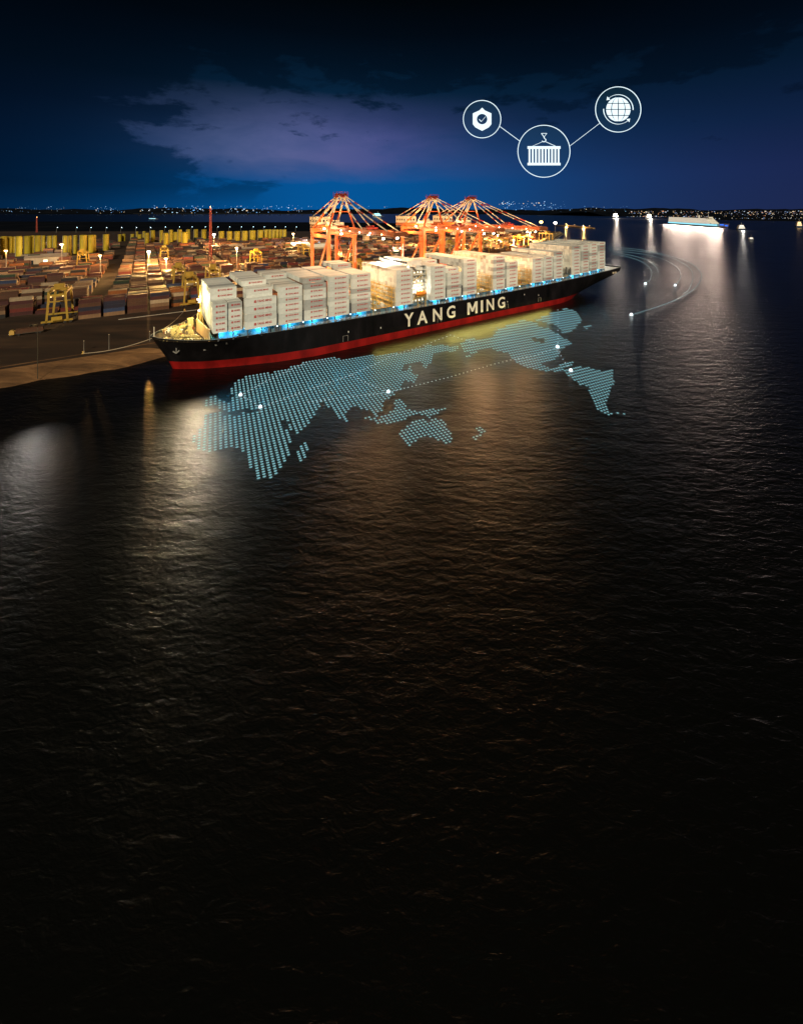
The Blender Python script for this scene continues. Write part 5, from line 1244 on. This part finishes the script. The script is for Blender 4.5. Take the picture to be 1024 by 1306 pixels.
# deckhouse front blazing with deck lights
dk = MB()
for k in range(26):
    x = A0 - 1.0 if k < 18 else A1 + 1.0; y = R.uniform(-18, 18); z = zb + R.choice((2.6, 5.5, 8.4, 11.4, 14.3, 17.3, 20.2, 23.2, 26.2))
    b = MB(); b.ball((x, y, z), .45); b.build('deck_lamp', 'lamp_white', ship)
for (x, y, z, e) in ((A0 - 6, -14, ZH - 4, 16000), (A0 - 6, 6, ZH + 3, 46000), (A1 + 5, -10, ZH - 8, 14000), (A0 - 5, -17, zb + 12, 12000), (A1 + 4, -17, zb + 10, 12000), (A0 + 5, -20.6, zb + 13, 9000)):
    lamp('POINT', W(x, SC + y, z), e * .55, WHT, .4)
for (s, e) in ((120, 17000), (203, 17000), (246, 17000), (300, 12000)):
    for y in (-4,): lamp('POINT', W(s, SC + y, deck_z(s) + 11), e * .22, (1, .84, .55), .35)
lamp('POINT', W(374, SC, deck_z(374) + 7), 9000, (.7, .85, 1), .4)
# unseen area lamps added along the hull to tint the water alongside
for (s0, s1, e) in ((112, 168, 3000), (168, 222, 7000), (222, 276, 6000)):
    v = W((s0 + s1) / 2, SC - HB - .6, 8.0); d = lamp('AREA', v, e, (1, .86, .20), shape='RECTANGLE', size_y=3.0)
    d.data.size = s1 - s0; d.data.spread = rad(150)
    z_ = -(W((s0 + s1) / 2, SC - HB - 9, 0) - v).normalized(); x_ = Vector((CT, ST, 0)); y_ = z_.cross(x_).normalized(); d.rotation_euler = Matrix((x_, y_, z_)).transposed().to_euler()
# unseen spots added off the lit vessels to throw reflections on the water
CRA, CRB = G(855, 285.4, 0), G(930, 290.6, 0); nv = (CRB - CRA).normalized(); nv = Vector((nv.y, -nv.x, 0))
def outlight(v, d, e, col, r):
    l = lamp('SPOT', v, e, col, r, spot_size=rad(165), spot_blend=.5); l.rotation_euler = Vector(d).to_track_quat('-Z', 'Y').to_euler()
for k in range(11): p = CRA.lerp(CRB, .04 + k * .092); outlight(p + nv * 32 + Vector((0, 0, 26)), (nv.x, nv.y, -.25), R.uniform(3.5e5, 8e5), (1, .74, .60), 14)
for g, h in FV: outlight(g + Vector((0, -20, h * .5)), (0, -1, -.2), 3.2e6, (1, .82, .68), 8)
g = G(945.5, 293.2, 0); outlight(g + Vector((0, -8, 10)), (0, -1, -.2), 1.2e5, (1, .93, .85), 2)
# hooded floodlight added on the bank to throw a pale streak on the water
def hooded(px, py, h, e, aim, lab, size):
    g = G(px, py, 2.0); o = thing('added_hooded_floodlight', lab, 'floodlight', g, 0, 'added hooded floodlights on the bank')
    mb = MB(); mb.cyl(0, 0, -1, h, .16, 6, .1); mb.bar((0, 0, h), (0, -2.2, h + .4), .12); mb.build('pole', 'gear_dark', o)
    mb = MB(); mb.box(-.7, .7, -2.9, -1.5, h + .35, h + .5); mb.box(-.7, .7, -1.56, -1.5, h - .4, h + .35); mb.box(-.7, -.64, -2.9, -1.56, h - .4, h + .35); mb.box(.64, .7, -2.9, -1.56, h - .4, h + .35); mb.build('hood', 'gear_dark', o)
    v = g + Vector((0, -2.2, h + .1)); l = lamp('SPOT', v, e, (1, .93, .84), .5, spot_size=rad(size), spot_blend=1.0)
    l.rotation_euler = (Vector(aim) - v).to_track_quat('-Z', 'Y').to_euler()
hooded(48, 480, 24, 34000, G(47, 720), 'thin dark hooded floodlight added on the far left bank to light the water', 34)
# ------------------------------------------------------------------ sea haze
if HAZE:
    mb = MB(); mb.box(-39000, 39000, -500, 31000, -4, 700)
    hz = bpy.data.materials.new('sea_haze'); hz.use_nodes = True; nt = hz.node_tree; nt.nodes.clear()
    o = N(nt, 'ShaderNodeOutputMaterial'); pv = N(nt, 'ShaderNodeVolumePrincipled'); pv.inputs['Color'].default_value = (.30, .48, .85, 1); pv.inputs['Density'].default_value = HAZE; pv.inputs['Anisotropy'].default_value = .3
    L(nt, pv.outputs[0], o.inputs['Volume']); tag(mb.build('haze', hz), kind='stuff')
# ------------------------------------------------------------------ render
scene.view_settings.view_transform = 'Standard'; scene.view_settings.look = 'None'; scene.view_settings.exposure = 0; scene.view_settings.gamma = 1
scene.view_settings.use_curve_mapping = False
scene.render.engine = 'CYCLES'
cy = scene.cycles; cy.use_denoising = True; cy.use_adaptive_sampling = False; cy.max_bounces = 5; cy.diffuse_bounces = 2; cy.glossy_bounces = 3; cy.transparent_max_bounces = 12; cy.sample_clamp_indirect = 1.2; cy.sample_clamp_direct = 0
cy.caustics_reflective = False; cy.caustics_refractive = False
try: cy.denoiser = 'OPENIMAGEDENOISE'; cy.use_light_tree = True
except Exception: pass
